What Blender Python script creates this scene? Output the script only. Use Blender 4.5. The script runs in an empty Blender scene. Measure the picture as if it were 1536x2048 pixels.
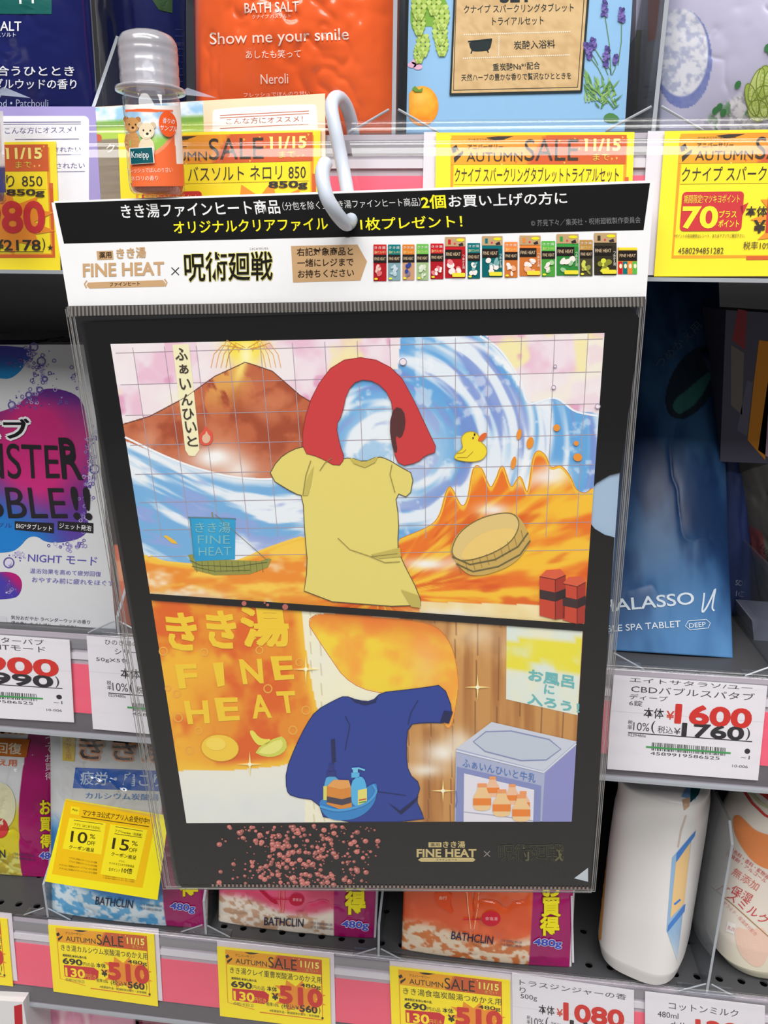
import bpy, math, random
import numpy as np
from mathutils import Vector
from mathutils.geometry import tessellate_polygon
from mathutils.bvhtree import BVHTree

# ------------------------------------------------------------------ camera, world, lights, exposure
S = bpy.context.scene
COL = S.collection
CZ = 1.30
FP = 1538.0
def _basis(p, y, r):
    p, y, r = map(math.radians, (p, y, r))
    Fw = np.array([-math.sin(y)*math.cos(p), math.cos(y)*math.cos(p), -math.sin(p)])
    R0 = np.array([math.cos(y), math.sin(y), 0.]); U0 = np.cross(R0, Fw)
    return math.cos(r)*R0+math.sin(r)*U0, -math.sin(r)*R0+math.cos(r)*U0, Fw
RT, UP, FW = _basis(17, 6.5, .7)
C0 = np.array([0, 0, CZ])
cd = bpy.data.cameras.new('camera'); cam = bpy.data.objects.new('camera', cd); COL.objects.link(cam)
cd.sensor_fit = 'VERTICAL'; cd.sensor_height = 24; cd.lens = 24*FP/2048; cd.clip_start = .01
from mathutils import Matrix
cam.matrix_world = Matrix(((RT[0], UP[0], -FW[0], 0), (RT[1], UP[1], -FW[1], 0), (RT[2], UP[2], -FW[2], CZ), (0, 0, 0, 1)))
S.camera = cam
W = bpy.data.worlds.new('store_light'); S.world = W; W.use_nodes = True
W.node_tree.nodes['Background'].inputs[0].default_value = (.93, .96, 1, 1)
W.node_tree.nodes['Background'].inputs[1].default_value = .15
def area(name, loc, size, sy, power, target, col=(1, .98, .95)):
    l = bpy.data.lights.new(name, 'AREA'); l.shape = 'RECTANGLE'; l.size = size; l.size_y = sy; l.energy = power; l.color = col
    o = bpy.data.objects.new(name, l); COL.objects.link(o); o.location = loc
    o.rotation_euler = (Vector(target)-Vector(loc)).to_track_quat('-Z', 'Y').to_euler()
    return o
area('ceiling_tube_light', (.2, -.62, CZ+1.65), 3.0, .5, 68, (0, .33, CZ-.2))
area('ceiling_tube_light', (.0, -1.7, CZ+1.65), 3.0, .5, 52, (0, .33, CZ-.3))
S.view_settings.view_transform = 'Standard'; S.view_settings.look = 'None'
S.view_settings.exposure = -.22; S.view_settings.gamma = 1; S.view_settings.use_curve_mapping = False

# ------------------------------------------------------------------ maths helpers
rng = np.random.RandomState(7)
TAB = rng.rand(256, 256)
def vnoise(x, y, seed=0):
    x = np.asarray(x, float)+seed*17.3; y = np.asarray(y, float)+seed*31.7
    xi = np.floor(x).astype(int); yi = np.floor(y).astype(int); fx = x-xi; fy = y-yi
    fx = fx*fx*(3-2*fx); fy = fy*fy*(3-2*fy)
    g = lambda a, b: TAB[a % 256, b % 256]
    return (g(xi, yi)*(1-fx)+g(xi+1, yi)*fx)*(1-fy)+(g(xi, yi+1)*(1-fx)+g(xi+1, yi+1)*fx)*fy
def fbm(x, y, seed=0, o=4):
    s = 0; a = .5; t = 0
    for k in range(o):
        s = s+a*vnoise(np.asarray(x)*2**k, np.asarray(y)*2**k, seed+k); t += a; a *= .5
    return s/t
def lin(c):
    c = np.asarray(c, float)/255.
    return np.where(c <= .04045, c/12.92, ((c+.055)/1.055)**2.4)
def mixc(a, b, t):
    t = np.clip(t, 0, 1)[..., None]
    return np.asarray(a, float)*(1-t)+np.asarray(b, float)*t
def sstep(a, b, x):
    t = np.clip((x-a)/(b-a), 0, 1); return t*t*(3-2*t)
def inpoly(X, Y, pts):
    m = np.zeros(X.shape, bool); n = len(pts)
    for i in range(n):
        x1, y1 = pts[i]; x2, y2 = pts[(i+1) % n]
        if y1 == y2: continue
        c = ((y1 > Y) != (y2 > Y)) & (X < (x2-x1)*(Y-y1)/(y2-y1)+x1)
        m ^= c
    return m
def smooth(pts, it=2):
    for _ in range(it):
        q = []
        for i in range(len(pts)):
            a = pts[i]; b = pts[(i+1) % len(pts)]
            q += [(a[0]*.75+b[0]*.25, a[1]*.75+b[1]*.25), (a[0]*.25+b[0]*.75, a[1]*.25+b[1]*.75)]
        pts = q
    return pts
def ray(x, y):
    x = np.asarray(x, float)[..., None]; y = np.asarray(y, float)[..., None]
    return FW+RT*(x-768)/FP-UP*(y-1024)/FP
def hit(x, y, pl):
    pt, n = pl; d = ray(x, y)
    t = ((pt-C0)@n)/(d@n)
    return C0+d*t[..., None]
def vplane(Y, lean=0, z=CZ):
    a = math.radians(lean)
    return np.array([0, Y, z]), np.array([0, -math.cos(a), math.sin(a)])
def P(x, y, Y): return hit(x, y, vplane(Y))
def to_px(p):
    d = np.asarray(p, float)-C0; z = d@FW
    return 768+FP*(d@RT)/z, 1024-FP*(d@UP)/z

# ------------------------------------------------------------------ materials
MATS = {}
def mat(key, color=(200, 200, 200), rough=.5, attr=False, metal=0, coat=0, bump=0, bscale=60, noise=0, spec=.5, emis=None, sub=0, trans=0, ior=1.45, nscale=90):
    if key in MATS: return MATS[key]
    m = bpy.data.materials.new(key); m.use_nodes = True; nt = m.node_tree; b = nt.nodes['Principled BSDF']
    b.inputs['Roughness'].default_value = rough; b.inputs['Metallic'].default_value = metal
    b.inputs['Coat Weight'].default_value = coat; b.inputs['Coat Roughness'].default_value = .12
    b.inputs['Specular IOR Level'].default_value = spec; b.inputs['IOR'].default_value = ior
    b.inputs['Transmission Weight'].default_value = trans
    c = (*lin(color), 1); b.inputs['Base Color'].default_value = c; src = None
    if attr:
        a = nt.nodes.new('ShaderNodeAttribute'); a.attribute_name = 'Col'; src = a.outputs['Color']
    tc = nt.nodes.new('ShaderNodeTexCoord')
    if noise:
        n = nt.nodes.new('ShaderNodeTexNoise'); n.inputs['Scale'].default_value = nscale; n.inputs['Detail'].default_value = 5
        nt.links.new(tc.outputs['Object'], n.inputs['Vector'])
        mr = nt.nodes.new('ShaderNodeMapRange'); mr.inputs[3].default_value = 1-noise; mr.inputs[4].default_value = 1+noise*.6
        nt.links.new(n.outputs['Fac'], mr.inputs[0])
        v = nt.nodes.new('ShaderNodeVectorMath'); v.operation = 'SCALE'
        if src: nt.links.new(src, v.inputs[0])
        else: v.inputs[0].default_value = c[:3]
        nt.links.new(mr.outputs[0], v.inputs['Scale']); src = v.outputs[0]
    if src: nt.links.new(src, b.inputs['Base Color'])
    if bump:
        n = nt.nodes.new('ShaderNodeTexNoise'); n.inputs['Scale'].default_value = bscale; n.inputs['Detail'].default_value = 3
        nt.links.new(tc.outputs['Object'], n.inputs['Vector'])
        bp = nt.nodes.new('ShaderNodeBump'); bp.inputs['Strength'].default_value = bump; bp.inputs['Distance'].default_value = .002
        nt.links.new(n.outputs['Fac'], bp.inputs['Height']); nt.links.new(bp.outputs[0], b.inputs['Normal'])
    MATS[key] = m; return m
def clear(key, rough=.05, tint=(255, 255, 255), body=0., body_col=(230, 232, 240), boost=1., bump=0, bscale=40):
    """thin clear plastic: see-through sheet with a Fresnel sheen and a little milky body"""
    if key in MATS: return MATS[key]
    m = bpy.data.materials.new(key); m.use_nodes = True; nt = m.node_tree; nt.nodes.clear()
    out = nt.nodes.new('ShaderNodeOutputMaterial'); tr = nt.nodes.new('ShaderNodeBsdfTransparent'); tr.inputs[0].default_value = (*lin(tint), 1)
    gl = nt.nodes.new('ShaderNodeBsdfGlossy'); gl.inputs['Roughness'].default_value = rough
    df = nt.nodes.new('ShaderNodeBsdfDiffuse'); df.inputs[0].default_value = (*lin(body_col), 1)
    m1 = nt.nodes.new('ShaderNodeMixShader'); m1.inputs[0].default_value = body
    nt.links.new(tr.outputs[0], m1.inputs[1]); nt.links.new(df.outputs[0], m1.inputs[2])
    fr = nt.nodes.new('ShaderNodeLayerWeight'); fr.inputs[0].default_value = .5
    pw = nt.nodes.new('ShaderNodeMath'); pw.operation = 'POWER'; pw.inputs[1].default_value = 4.; nt.links.new(fr.outputs['Facing'], pw.inputs[0])
    ad = nt.nodes.new('ShaderNodeMath'); ad.operation = 'MULTIPLY_ADD'; ad.inputs[1].default_value = .9; ad.inputs[2].default_value = .07; nt.links.new(pw.outputs[0], ad.inputs[0])
    mu = nt.nodes.new('ShaderNodeMath'); mu.operation = 'MULTIPLY'; mu.inputs[1].default_value = boost; mu.use_clamp = True
    nt.links.new(ad.outputs[0], mu.inputs[0])
    m2 = nt.nodes.new('ShaderNodeMixShader'); nt.links.new(mu.outputs[0], m2.inputs[0])
    nt.links.new(m1.outputs[0], m2.inputs[1]); nt.links.new(gl.outputs[0], m2.inputs[2]); nt.links.new(m2.outputs[0], out.inputs[0])
    if bump:
        tc = nt.nodes.new('ShaderNodeTexCoord')
        n = nt.nodes.new('ShaderNodeTexNoise'); n.inputs['Scale'].default_value = bscale; n.inputs['Detail'].default_value = 3
        nt.links.new(tc.outputs['Object'], n.inputs['Vector'])
        bp = nt.nodes.new('ShaderNodeBump'); bp.inputs['Strength'].default_value = bump; bp.inputs['Distance'].default_value = .003
        nt.links.new(n.outputs['Fac'], bp.inputs['Height']); nt.links.new(bp.outputs[0], gl.inputs['Normal']); nt.links.new(bp.outputs[0], fr.inputs['Normal'])
    MATS[key] = m; return m
INK = mat('printed_ink', attr=True, rough=.5, noise=.03, nscale=300, spec=.3)
PAPER = mat('card_paper', attr=True, rough=.55, noise=.03, nscale=200)
FILM = mat('pouch_film', attr=True, rough=.2, coat=.5, bump=.35, bscale=28)
MATTE = mat('matte_pouch', attr=True, rough=.38, bump=.25, bscale=18)
PLAS = mat('bottle_plastic', attr=True, rough=.3)
FILEM = mat('file_plastic', (14, 13, 14), rough=.16, noise=.1)
ARTM = mat('file_art_ink', attr=True, rough=.4)
CLEARF = clear('clear_bag_film', rough=.06, body=.008, boost=.5)
RAILC = clear('clear_rail_cover', rough=.05, body=.015, body_col=(235, 230, 240), boost=.8)
ACR = clear('clear_acrylic', rough=.05, tint=(238, 242, 245), body=.05)
ACRE = mat('acrylic_edge', (165, 170, 178), rough=.2, spec=.8)

# ------------------------------------------------------------------ object helpers
ORG = {}
def tag(o, label, cat, group=None, kind=None):
    if label: o['label'] = label
    if cat: o['category'] = cat
    if group: o['group'] = group
    if kind: o['kind'] = kind
    return o
def empty(name, loc, label, cat, group=None):
    o = bpy.data.objects.new(name, None); COL.objects.link(o); o.location = loc; ORG[o.name] = np.array(loc, float); o.empty_display_size = .01
    return tag(o, label, cat, group)
def mk(name, V, Fc, m, parent=None, cols=None, smooth_=False, mats=None, mi=None, org=None):
    V = np.asarray(V, float)
    if parent is not None: og = ORG[parent.name]
    elif org is not None: og = np.asarray(org, float)
    else:
        lo = V.min(0); hi = V.max(0); og = np.array([(lo[0]+hi[0])/2, (lo[1]+hi[1])/2, lo[2]])
    me = bpy.data.meshes.new(name); me.from_pydata((V-og).tolist(), [], [tuple(map(int, f)) for f in Fc])
    for q in (mats or [m]): me.materials.append(q)
    if mi is not None: me.polygons.foreach_set('material_index', np.asarray(mi, np.int32))
    if cols is not None:
        ca = me.color_attributes.new('Col', 'FLOAT_COLOR', 'POINT')
        c = np.ones((len(V), 4)); c[:, :3] = lin(cols); ca.data.foreach_set('color', c.ravel())
    if smooth_: me.polygons.foreach_set('use_smooth', np.ones(len(me.polygons), bool))
    me.update()
    o = bpy.data.objects.new(name, me); COL.objects.link(o)
    if parent is not None: o.parent = parent; ORG[o.name] = og
    else: o.location = og; ORG[o.name] = og
    return o
def box_vf(x0, x1, y0, y1, z0, z1):
    V = [(x, y, z) for z in (z0, z1) for y in (y0, y1) for x in (x0, x1)]
    Fc = [(0, 2, 3, 1), (4, 5, 7, 6), (0, 1, 5, 4), (2, 6, 7, 3), (0, 4, 6, 2), (1, 3, 7, 5)]
    return V, Fc
def gridfaces(nx, ny, off=0, flip=False):
    i, j = np.meshgrid(np.arange(nx), np.arange(ny)); a = (j*(nx+1)+i).ravel()+off
    f = np.stack([a, a+nx+1, a+nx+2, a+1], 1)
    return f[:, ::-1] if flip else f
def bevel(o, w=.001, seg=2):
    b = o.modifiers.new('bevel', 'BEVEL'); b.width = w; b.segments = seg; b.limit_method = 'ANGLE'; return o
def sweep(pts, r, n=12, cap=True):
    """tube along a smooth path; r scalar or list"""
    pts = np.asarray(pts, float); k = len(pts); r = np.broadcast_to(r, (k,))
    V = []; Fc = []; t = np.gradient(pts, axis=0); t /= np.linalg.norm(t, axis=1)[:, None]
    u = np.cross(t[0], [0.3, .1, 1]); u /= np.linalg.norm(u)
    for i in range(k):
        u = u-t[i]*(u@t[i]); u /= np.linalg.norm(u); w = np.cross(t[i], u)
        for j in range(n):
            a = 2*math.pi*j/n; V.append(pts[i]+r[i]*(math.cos(a)*u+math.sin(a)*w))
    for i in range(k-1):
        for j in range(n): Fc.append((i*n+j, i*n+(j+1) % n, (i+1)*n+(j+1) % n, (i+1)*n+j))
    if cap:
        for i, s in ((0, -1), (k-1, 1)):
            c = len(V); V.append(pts[i]+t[i]*s*r[i]*.7)
            ring = []
            for j in range(n):
                V.append(pts[i]+t[i]*s*r[i]*.45+(V[i*n+j]-pts[i])*.75)
            for j in range(n):
                a, b = i*n+j, i*n+(j+1) % n; a2, b2 = c+1+j, c+1+(j+1) % n
                if s > 0: Fc += [(a, b, b2, a2), (a2, b2, c)]
                else: Fc += [(b, a, a2, b2), (b2, a2, c)]
    return V, Fc
def catmull(p, n=10):
    p = np.asarray(p, float); p = np.vstack([2*p[0]-p[1], p, 2*p[-1]-p[-2]]); out = []
    for i in range(1, len(p)-2):
        for k in range(n):
            t = k/n; a, b, c, d = p[i-1:i+3]
            out.append(.5*((2*b)+(-a+c)*t+(2*a-5*b+4*c-d)*t*t+(-a+3*b-3*c+d)*t**3))
    out.append(p[-2]); return np.array(out)
def lathe(c, prof, n=32):
    V = []; Fc = []; k = len(prof)
    for (r, z) in prof:
        for j in range(n):
            a = 2*math.pi*j/n; V.append((c[0]+r*math.cos(a), c[1]+r*math.sin(a), c[2]+z))
    for i in range(k-1):
        for j in range(n): Fc.append((i*n+j, i*n+(j+1) % n, (i+1)*n+(j+1) % n, (i+1)*n+j))
    return V, Fc

# ------------------------------------------------------------------ surfaces that carry print
class Surf:
    """a quad in the world (TL,TR,BR,BL) with an optional bulge toward the viewer"""
    def __init__(s, q, bulge=None):
        s.q = [np.asarray(a, float) for a in q]; s.bulge = bulge
        n = np.cross(s.q[2]-s.q[0], s.q[1]-s.q[3]); n /= np.linalg.norm(n)
        if n@(C0-s.q[0]) < 0: n = -n
        s.n = n
    @classmethod
    def px(cls, pts, pl, bulge=None): return cls([hit(x, y, pl) for x, y in pts], bulge)
    def at(s, u, v, off=0.):
        u = np.asarray(u, float); v = np.asarray(v, float); U = u[..., None]; V = v[..., None]
        a, b, c, d = s.q; p = a*(1-U)*(1-V)+b*U*(1-V)+c*U*V+d*(1-U)*V
        h = off+(s.bulge(u, v) if s.bulge else 0*u)
        return p+s.n*np.asarray(h)[..., None]
    def uv(s, x, y):
        if not s.bulge: return s.uv0(x, y, 0.)
        h = 0.
        for _ in range(4): u, v = s.uv0(x, y, h); h = np.where((u > 0) & (u < 1) & (v > 0) & (v < 1), s.bulge(u, v), 0)
        return u, v
    def uv0(s, x, y, h):
        dr = ray(x, y); t = ((s.q[0]-C0)@s.n+h)/(dr@s.n); p = C0+dr*np.asarray(t)[..., None]-s.n*np.asarray(h)[..., None]; a, b, c, d = s.q
        ex = (b-a)/np.linalg.norm(b-a); ey = np.cross(s.n, ex)
        X = np.stack([(p-a)@ex, (p-a)@ey], -1); f = lambda w: np.array([(w-a)@ex, (w-a)@ey])
        B, Cc, D = f(b), f(c), f(d); u = np.full(X.shape[:-1], .5); v = u.copy()
        for _ in range(8):
            q = B*(u*(1-v))[..., None]+Cc*(u*v)[..., None]+D*((1-u)*v)[..., None]
            du = B*(1-v)[..., None]+Cc*v[..., None]-D*v[..., None]; dv = -B*u[..., None]+Cc*u[..., None]+D*(1-u)[..., None]
            r = X-q; det = du[..., 0]*dv[..., 1]-du[..., 1]*dv[..., 0]
            u = u+(r[..., 0]*dv[..., 1]-r[..., 1]*dv[..., 0])/det; v = v+(du[..., 0]*r[..., 1]-du[..., 1]*r[..., 0])/det
        return u, v
    def bypx(s, x, y, off=0.): u, v = s.uv(x, y); return s.at(u, v, off)
class Solid:
    """print laid on a solid mesh: the point of the body seen along a line, a hair off its skin"""
    bulge = True
    def __init__(s, V, Fc): s.b = BVHTree.FromPolygons([tuple(v) for v in V], [tuple(int(i) for i in f) for f in Fc])
    def bypx(s, x, y, off=0.):
        d = ray(x, y); sh = d.shape[:-1]; d = d.reshape(-1, 3); o = np.zeros_like(d)
        for i, k in enumerate(d):
            h = s.b.ray_cast(Vector(C0), Vector(k).normalized())
            if h[0] is None:
                h = s.b.find_nearest(Vector(C0+k*.58))
            n = Vector(h[1]);
            if n.dot(Vector(C0)-h[0]) < 0: n = -n
            o[i] = np.array(h[0]+n*off)
        return o.reshape(*sh, 3)
EPS = 6e-5
def subdiv2(p, t, thr, cap=6):
    """split flat triangles until no edge is longer than thr, so print follows a curved skin"""
    p = [tuple(a) for a in p]; t = [tuple(f) for f in t]
    for _ in range(cap):
        mid = {}; out = []; ch = False
        def m(a, b):
            k = (a, b) if a < b else (b, a)
            if math.hypot(p[a][0]-p[b][0], p[a][1]-p[b][1]) <= thr: return None
            if k not in mid: mid[k] = len(p); p.append(((p[a][0]+p[b][0])/2, (p[a][1]+p[b][1])/2))
            return mid[k]
        for f in t:
            if len(f) != 3: out.append(f); continue
            a, b, c = f; x, y, z = m(a, b), m(b, c), m(c, a); n = [x, y, z].count(None)
            if n == 3: out.append(f); continue
            ch = True
            if n == 0: out += [(a, x, z), (x, b, y), (z, y, c), (x, y, z)]
            else:
                ring = [a]+([x] if x is not None else [])+[b]+([y] if y is not None else [])+[c]+([z] if z is not None else [])
                # rotate so the fan starts on a midpoint
                i0 = ring.index(next(v for v in (x, y, z) if v is not None)); ring = ring[i0:]+ring[:i0]
                out += [(ring[0], ring[i], ring[i+1]) for i in range(1, len(ring)-1)]
        t = out
        if not ch: break
    return np.array(p), t
PRINTS = []
class Print:
    def __init__(s, surf, parent, name='printed_face', m=None, px=True, base=EPS):
        s.f = surf; s.parent = parent; s.name = name; s.m = m or INK; s.isp = px; s.V = []; s.F = []; s.C = []; s.n = 0; s.T = []; s.L = 1; s.base = base; s.keep = []
        PRINTS.append(s)
    def map(s, x, y, L):
        off = s.base+EPS*(L-1); x = np.asarray(x, float); y = np.asarray(y, float)
        return s.f.bypx(x, y, off) if s.isp else s.f.at(x, y, off)
    def add(s, V, Fc, c):
        V = np.asarray(V, float).reshape(-1, 3); c = np.broadcast_to(np.asarray(c, float), V.shape) if np.ndim(c) < 2 else c
        s.V.append(V); s.C.append(c); s.F += [tuple(i+s.n for i in f) for f in Fc]; s.n += len(V)
    def poly(s, pts, col, L=None, sm=0, fine=0):
        L = L or s.L
        if sm: pts = smooth(pts, sm)
        p = np.array(pts, float); t = tessellate_polygon([[Vector((a[0], a[1], 0)) for a in p]])
        if s.f.bulge or fine: p, t = subdiv2(p, t, fine or 9.)
        s.add(s.map(p[:, 0], p[:, 1], L), t, col(p[:, 0], p[:, 1]) if callable(col) else col)
    def rect(s, x0, y0, x1, y1, col, L=None): s.quad([(x0, y0), (x1, y0), (x1, y1), (x0, y1)], col, L)
    def quad(s, q, col, L=None, nx=None, ny=None):
        """col: colour or function of (x,y)"""
        L = L or s.L; d = 10 if s.f.bulge else 1; nx = nx or d; ny = ny or d
        u, v = np.meshgrid(np.linspace(0, 1, nx+1), np.linspace(0, 1, ny+1)); u = u.ravel(); v = v.ravel()
        q = np.array(q, float); p = q[0]*((1-u)*(1-v))[:, None]+q[1]*(u*(1-v))[:, None]+q[2]*(u*v)[:, None]+q[3]*((1-u)*v)[:, None]
        c = col(p[:, 0], p[:, 1]) if callable(col) else col
        s.add(s.map(p[:, 0], p[:, 1], L), gridfaces(nx, ny).tolist(), c)
    def ell(s, cx, cy, rx, ry, col, L=None, n=24, rot=0, rim=None, rw=1.5):
        a = np.linspace(0, 2*math.pi, n, endpoint=False); ca, sa = math.cos(rot), math.sin(rot)
        X = rx*np.cos(a); Y = ry*np.sin(a); s.poly(list(zip(cx+X*ca-Y*sa, cy+X*sa+Y*ca)), col, L)
        if rim is not None: s.line(list(zip(cx+X*ca-Y*sa, cy+X*sa+Y*ca)), rw, rim, (L or s.L)+1, closed=True)
    def ring(s, cx, cy, r, w, col, L=None, n=14, ry=None):
        a = np.linspace(0, 2*math.pi, n, endpoint=False); s.line(list(zip(cx+r*np.cos(a), cy+(ry or r)*np.sin(a))), w, col, L, True)
    def line(s, pts, w, col, L=None, closed=False):
        p = np.array(pts, float)
        if s.f.bulge and not closed:
            q = [p[0]]
            for a, b in zip(p[:-1], p[1:]):
                n_ = max(1, int(np.linalg.norm(b-a)/8)); q += [a+(b-a)*k/n_ for k in range(1, n_+1)]
            p = np.array(q)
        t = np.gradient(p, axis=0) if not closed else np.roll(p, -1, 0)-np.roll(p, 1, 0)
        t /= np.linalg.norm(t, axis=1)[:, None]+1e-12; nn = np.stack([-t[:, 1], t[:, 0]], 1)*w/2
        k = len(p); q = np.vstack([p+nn, p-nn]); Fc = []
        for i in range(k if closed else k-1): j = (i+1) % k; Fc.append((i, j, k+j, k+i))
        s.add(s.map(q[:, 0], q[:, 1], L or s.L), Fc, col)
    def rrect(s, x0, y0, x1, y1, r, col, L=None, ry=None):
        ry = ry or r; pts = []
        for cx, cy, a0 in ((x1-r, y0+ry, -90), (x1-r, y1-ry, 0), (x0+r, y1-ry, 90), (x0+r, y0+ry, 180)):
            for k in range(5): a = math.radians(a0+22.5*k); pts.append((cx+r*math.cos(a), cy+ry*math.sin(a)))
        s.poly(pts, col, L)
    def text(s, t, q, col, L=None, b=.012, edge=None, ew=.04, clip=None):
        """q = (x0,y0,x1,y1) box or four corners TL,TR,BR,BL of the lettering"""
        if len(q) == 4 and np.ndim(q[0]) == 0: x0, y0, x1, y1 = q; q = [(x0, y0), (x1, y0), (x1, y1), (x0, y1)]
        L = L or s.L+1; q = np.array(q, float); h = np.linalg.norm(q[3]-q[0])/.85; up = (q[0]-q[3])/max(np.linalg.norm(q[3]-q[0]), 1e-9); rt = (q[1]-q[0])/max(np.linalg.norm(q[1]-q[0]), 1e-9)
        cj = any(ord(ch) > 0x2fff for ch in t)
        def put(rad, c, l):
            if not cj and rad <= .03: s.T.append((t, rad, q, c, l)); return
            b0 = min(rad, .012); ex = rad-b0
            if ex < .004: s.T.append((t, round(b0, 4), q, c, l)); return
            for k in range(8 if ex > .03 else 4):
                a = k*math.pi/(4 if ex > .03 else 2)+math.pi/4; s.T.append((t, b0, q+(math.cos(a)*rt+math.sin(a)*up)*ex*h, c, l+k*.1))
            if ex > .05: s.T.append((t, b0, q, c, l+.9))
        if edge is not None: put(b+ew, edge, L); L += 2
        put(b, col, L)
    def tl(s, t, x0, y0, x1, y1, h, col, L=None, b=.012, sh=0., edge=None, ew=.04):
        """text on the baseline (x0,y0)-(x1,y1) with letter height h and sideways drift sh per unit height"""
        d = np.array([x1-x0, y1-y0]); d = d/np.linalg.norm(d); up = np.array([d[1]*1., -d[0]*1.])*h; up[0] += -sh*h
        a = np.array([x0, y0], float); c = np.array([x1, y1], float)
        s.text(t, [a+up, c+up, c, a], col, L, b, edge, ew)
    def vtext(s, t, x0, y0, x1, y1, w, col, L=None, b=.012, edge=None, ew=.04, gap=.12):
        n = len(t)
        for i, ch in enumerate(t):
            a = (i+gap/2)/n; c = (i+1-gap/2)/n; xa = x0+(x1-x0)*a; xc = x0+(x1-x0)*c; ya = y0+(y1-y0)*a; yc = y0+(y1-y0)*c
            s.text(ch, [(xa-w/2, ya), (xa+w/2, ya), (xc+w/2, yc), (xc-w/2, yc)], col, L, b, edge, ew)
def flush_prints():
    keys = {}
    for p in PRINTS:
        for t, b, q, c, L in p.T: keys.setdefault((t, b), None)
    obs = []
    for i, (t, b) in enumerate(keys):
        cu = bpy.data.curves.new('lettering', 'FONT'); cu.body = t; cu.offset = b
        cu.resolution_u = 4 if all(ord(ch) < 256 for ch in t) else 2
        o = bpy.data.objects.new('lettering', cu); COL.objects.link(o); obs.append((o, cu, (t, b)))
    bpy.context.view_layer.update()
    for o, cu, k in obs:
        me = o.to_mesh(); n = len(me.vertices)
        if n:
            V = np.empty(n*3); me.vertices.foreach_get('co', V); V = V.reshape(-1, 3)[:, :2].copy()
            Fc = [tuple(f.vertices) for f in me.polygons]; off = k[1]*1.0
            lo = V.min(0)+off; hi = V.max(0)-off
            hi = np.maximum(hi, lo+1e-4)
            V = (V-lo)/(hi-lo); V[:, 1] = 1-V[:, 1]; keys[k] = (V, Fc)
        o.to_mesh_clear(); bpy.data.objects.remove(o); bpy.data.curves.remove(cu)
    for p in PRINTS:
        for t, b, q, c, L in p.T:
            if keys[(t, b)] is None: continue
            V, Fc = keys[(t, b)]; u = V[:, :1]; v = V[:, 1:]
            w = q[0]*(1-u)*(1-v)+q[1]*u*(1-v)+q[2]*u*v+q[3]*(1-u)*v
            if p.f.bulge and p.isp: w, Fc = subdiv2(w, [x for f in Fc for x in [(f[0], f[i], f[i+1]) for i in range(1, len(f)-1)]], 6.)
            p.add(p.map(w[:, 0], w[:, 1], L), Fc, c)
        if not p.n: continue
        V = np.vstack(p.V); C = np.vstack(p.C)
        mk(p.name, V, p.F, p.m, p.parent, C)

def card(name, surf, col, label, cat, group=None, m=None, thick=.0004, parent=None, px=False):
    a = [surf.at(*uv) for uv in ((0, 0), (1, 0), (1, 1), (0, 1))]; V = a+[q-surf.n*thick for q in a]
    Fc = [(0, 3, 2, 1), (4, 5, 6, 7), (0, 1, 5, 4), (1, 2, 6, 5), (2, 3, 7, 6), (3, 0, 4, 7)]
    o = mk(name, V, Fc, m or PAPER, parent, np.tile(col, (8, 1)))
    if parent is None: tag(o, label, cat, group)
    return o
def pouch(name, surf, colfn, m, parent, nx=60, ny=80, back=-.6, backcol=(200, 200, 205)):
    u, v = np.meshgrid(np.linspace(0, 1, nx+1), np.linspace(0, 1, ny+1)); u = u.ravel(); v = v.ravel()
    Vf = surf.at(u, v); bl = surf.bulge(u, v); Vb = surf.at(u, v, 0)-surf.n*(bl*(1-back)+.0012)[:, None]
    Cf = colfn(u, v); V = np.vstack([Vf, Vb]); k = len(Vf)
    Fc = gridfaces(nx, ny).tolist()+gridfaces(nx, ny, k, True).tolist()
    top = list(range(nx+1)); bot = [ny*(nx+1)+i for i in range(nx+1)]; lf = [j*(nx+1) for j in range(ny+1)]; rt = [j*(nx+1)+nx for j in range(ny+1)]
    for e, fl in ((top, 0), (bot, 1), (lf, 1), (rt, 0)):
        for a, b in zip(e[:-1], e[1:]): Fc.append((a, b, b+k, a+k) if not fl else (b, a, a+k, b+k))
    return mk(name, V, Fc, m, parent, np.vstack([Cf, np.tile(backcol, (k, 1))]), smooth_=True)
def bulge_fn(depth, e=.22, wr=.0008, seed=1, sc=6, seam=0.0):
    def f(u, v):
        u = np.clip(np.asarray(u, float), 0, 1); v = np.clip(np.asarray(v, float), 0, 1)
        a = np.clip(np.sin(math.pi*u), 0, 1)**.6*np.clip(np.sin(math.pi*np.clip(v*.97+.0, 0, 1)), 0, 1)**.6
        w = fbm(u*sc, v*sc*1.3, seed)-.5; r = np.abs(fbm(u*sc*.8, v*sc*.9, seed+5)-.5)
        return depth*a+a*(wr*2*w-wr*3*np.exp(-r*26))
    return f

# ------------------------------------------------------------------ the shelving
YT, YM, YB = .33, .376, .415
def zpx(y, Y): return hit(768, y, vplane(Y))[2]
RAILS = {}
for nm, Y, yt, yb in (('top', YT, 250, 548), ('middle', YM, 1310, 1512), ('bottom', YB, 1923, 2085)):
    zt, zb = zpx(yt, Y), zpx(yb, Y); RAILS[nm] = dict(Y=Y, zt=zt, zb=zb, pl=vplane(Y, 7, (zt+zb)/2), zc=(zt+zb)/2)
def rail_plane(nm, out=0.):
    r = RAILS[nm]; p, n = r['pl']; return p+n*out, n
XL, XR = -.62, .62
GREYM = mat('grey_steel', (74, 74, 77), rough=.5, noise=.08)
BLACKM = mat('dark_steel_underside', (30, 30, 33), rough=.7)
PINKM = mat('pink_rail_insert', (240, 96, 122), rough=.45, noise=.03)
ALUM = mat('brushed_rail_metal', (150, 148, 155), rough=.3, metal=.3)
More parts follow.
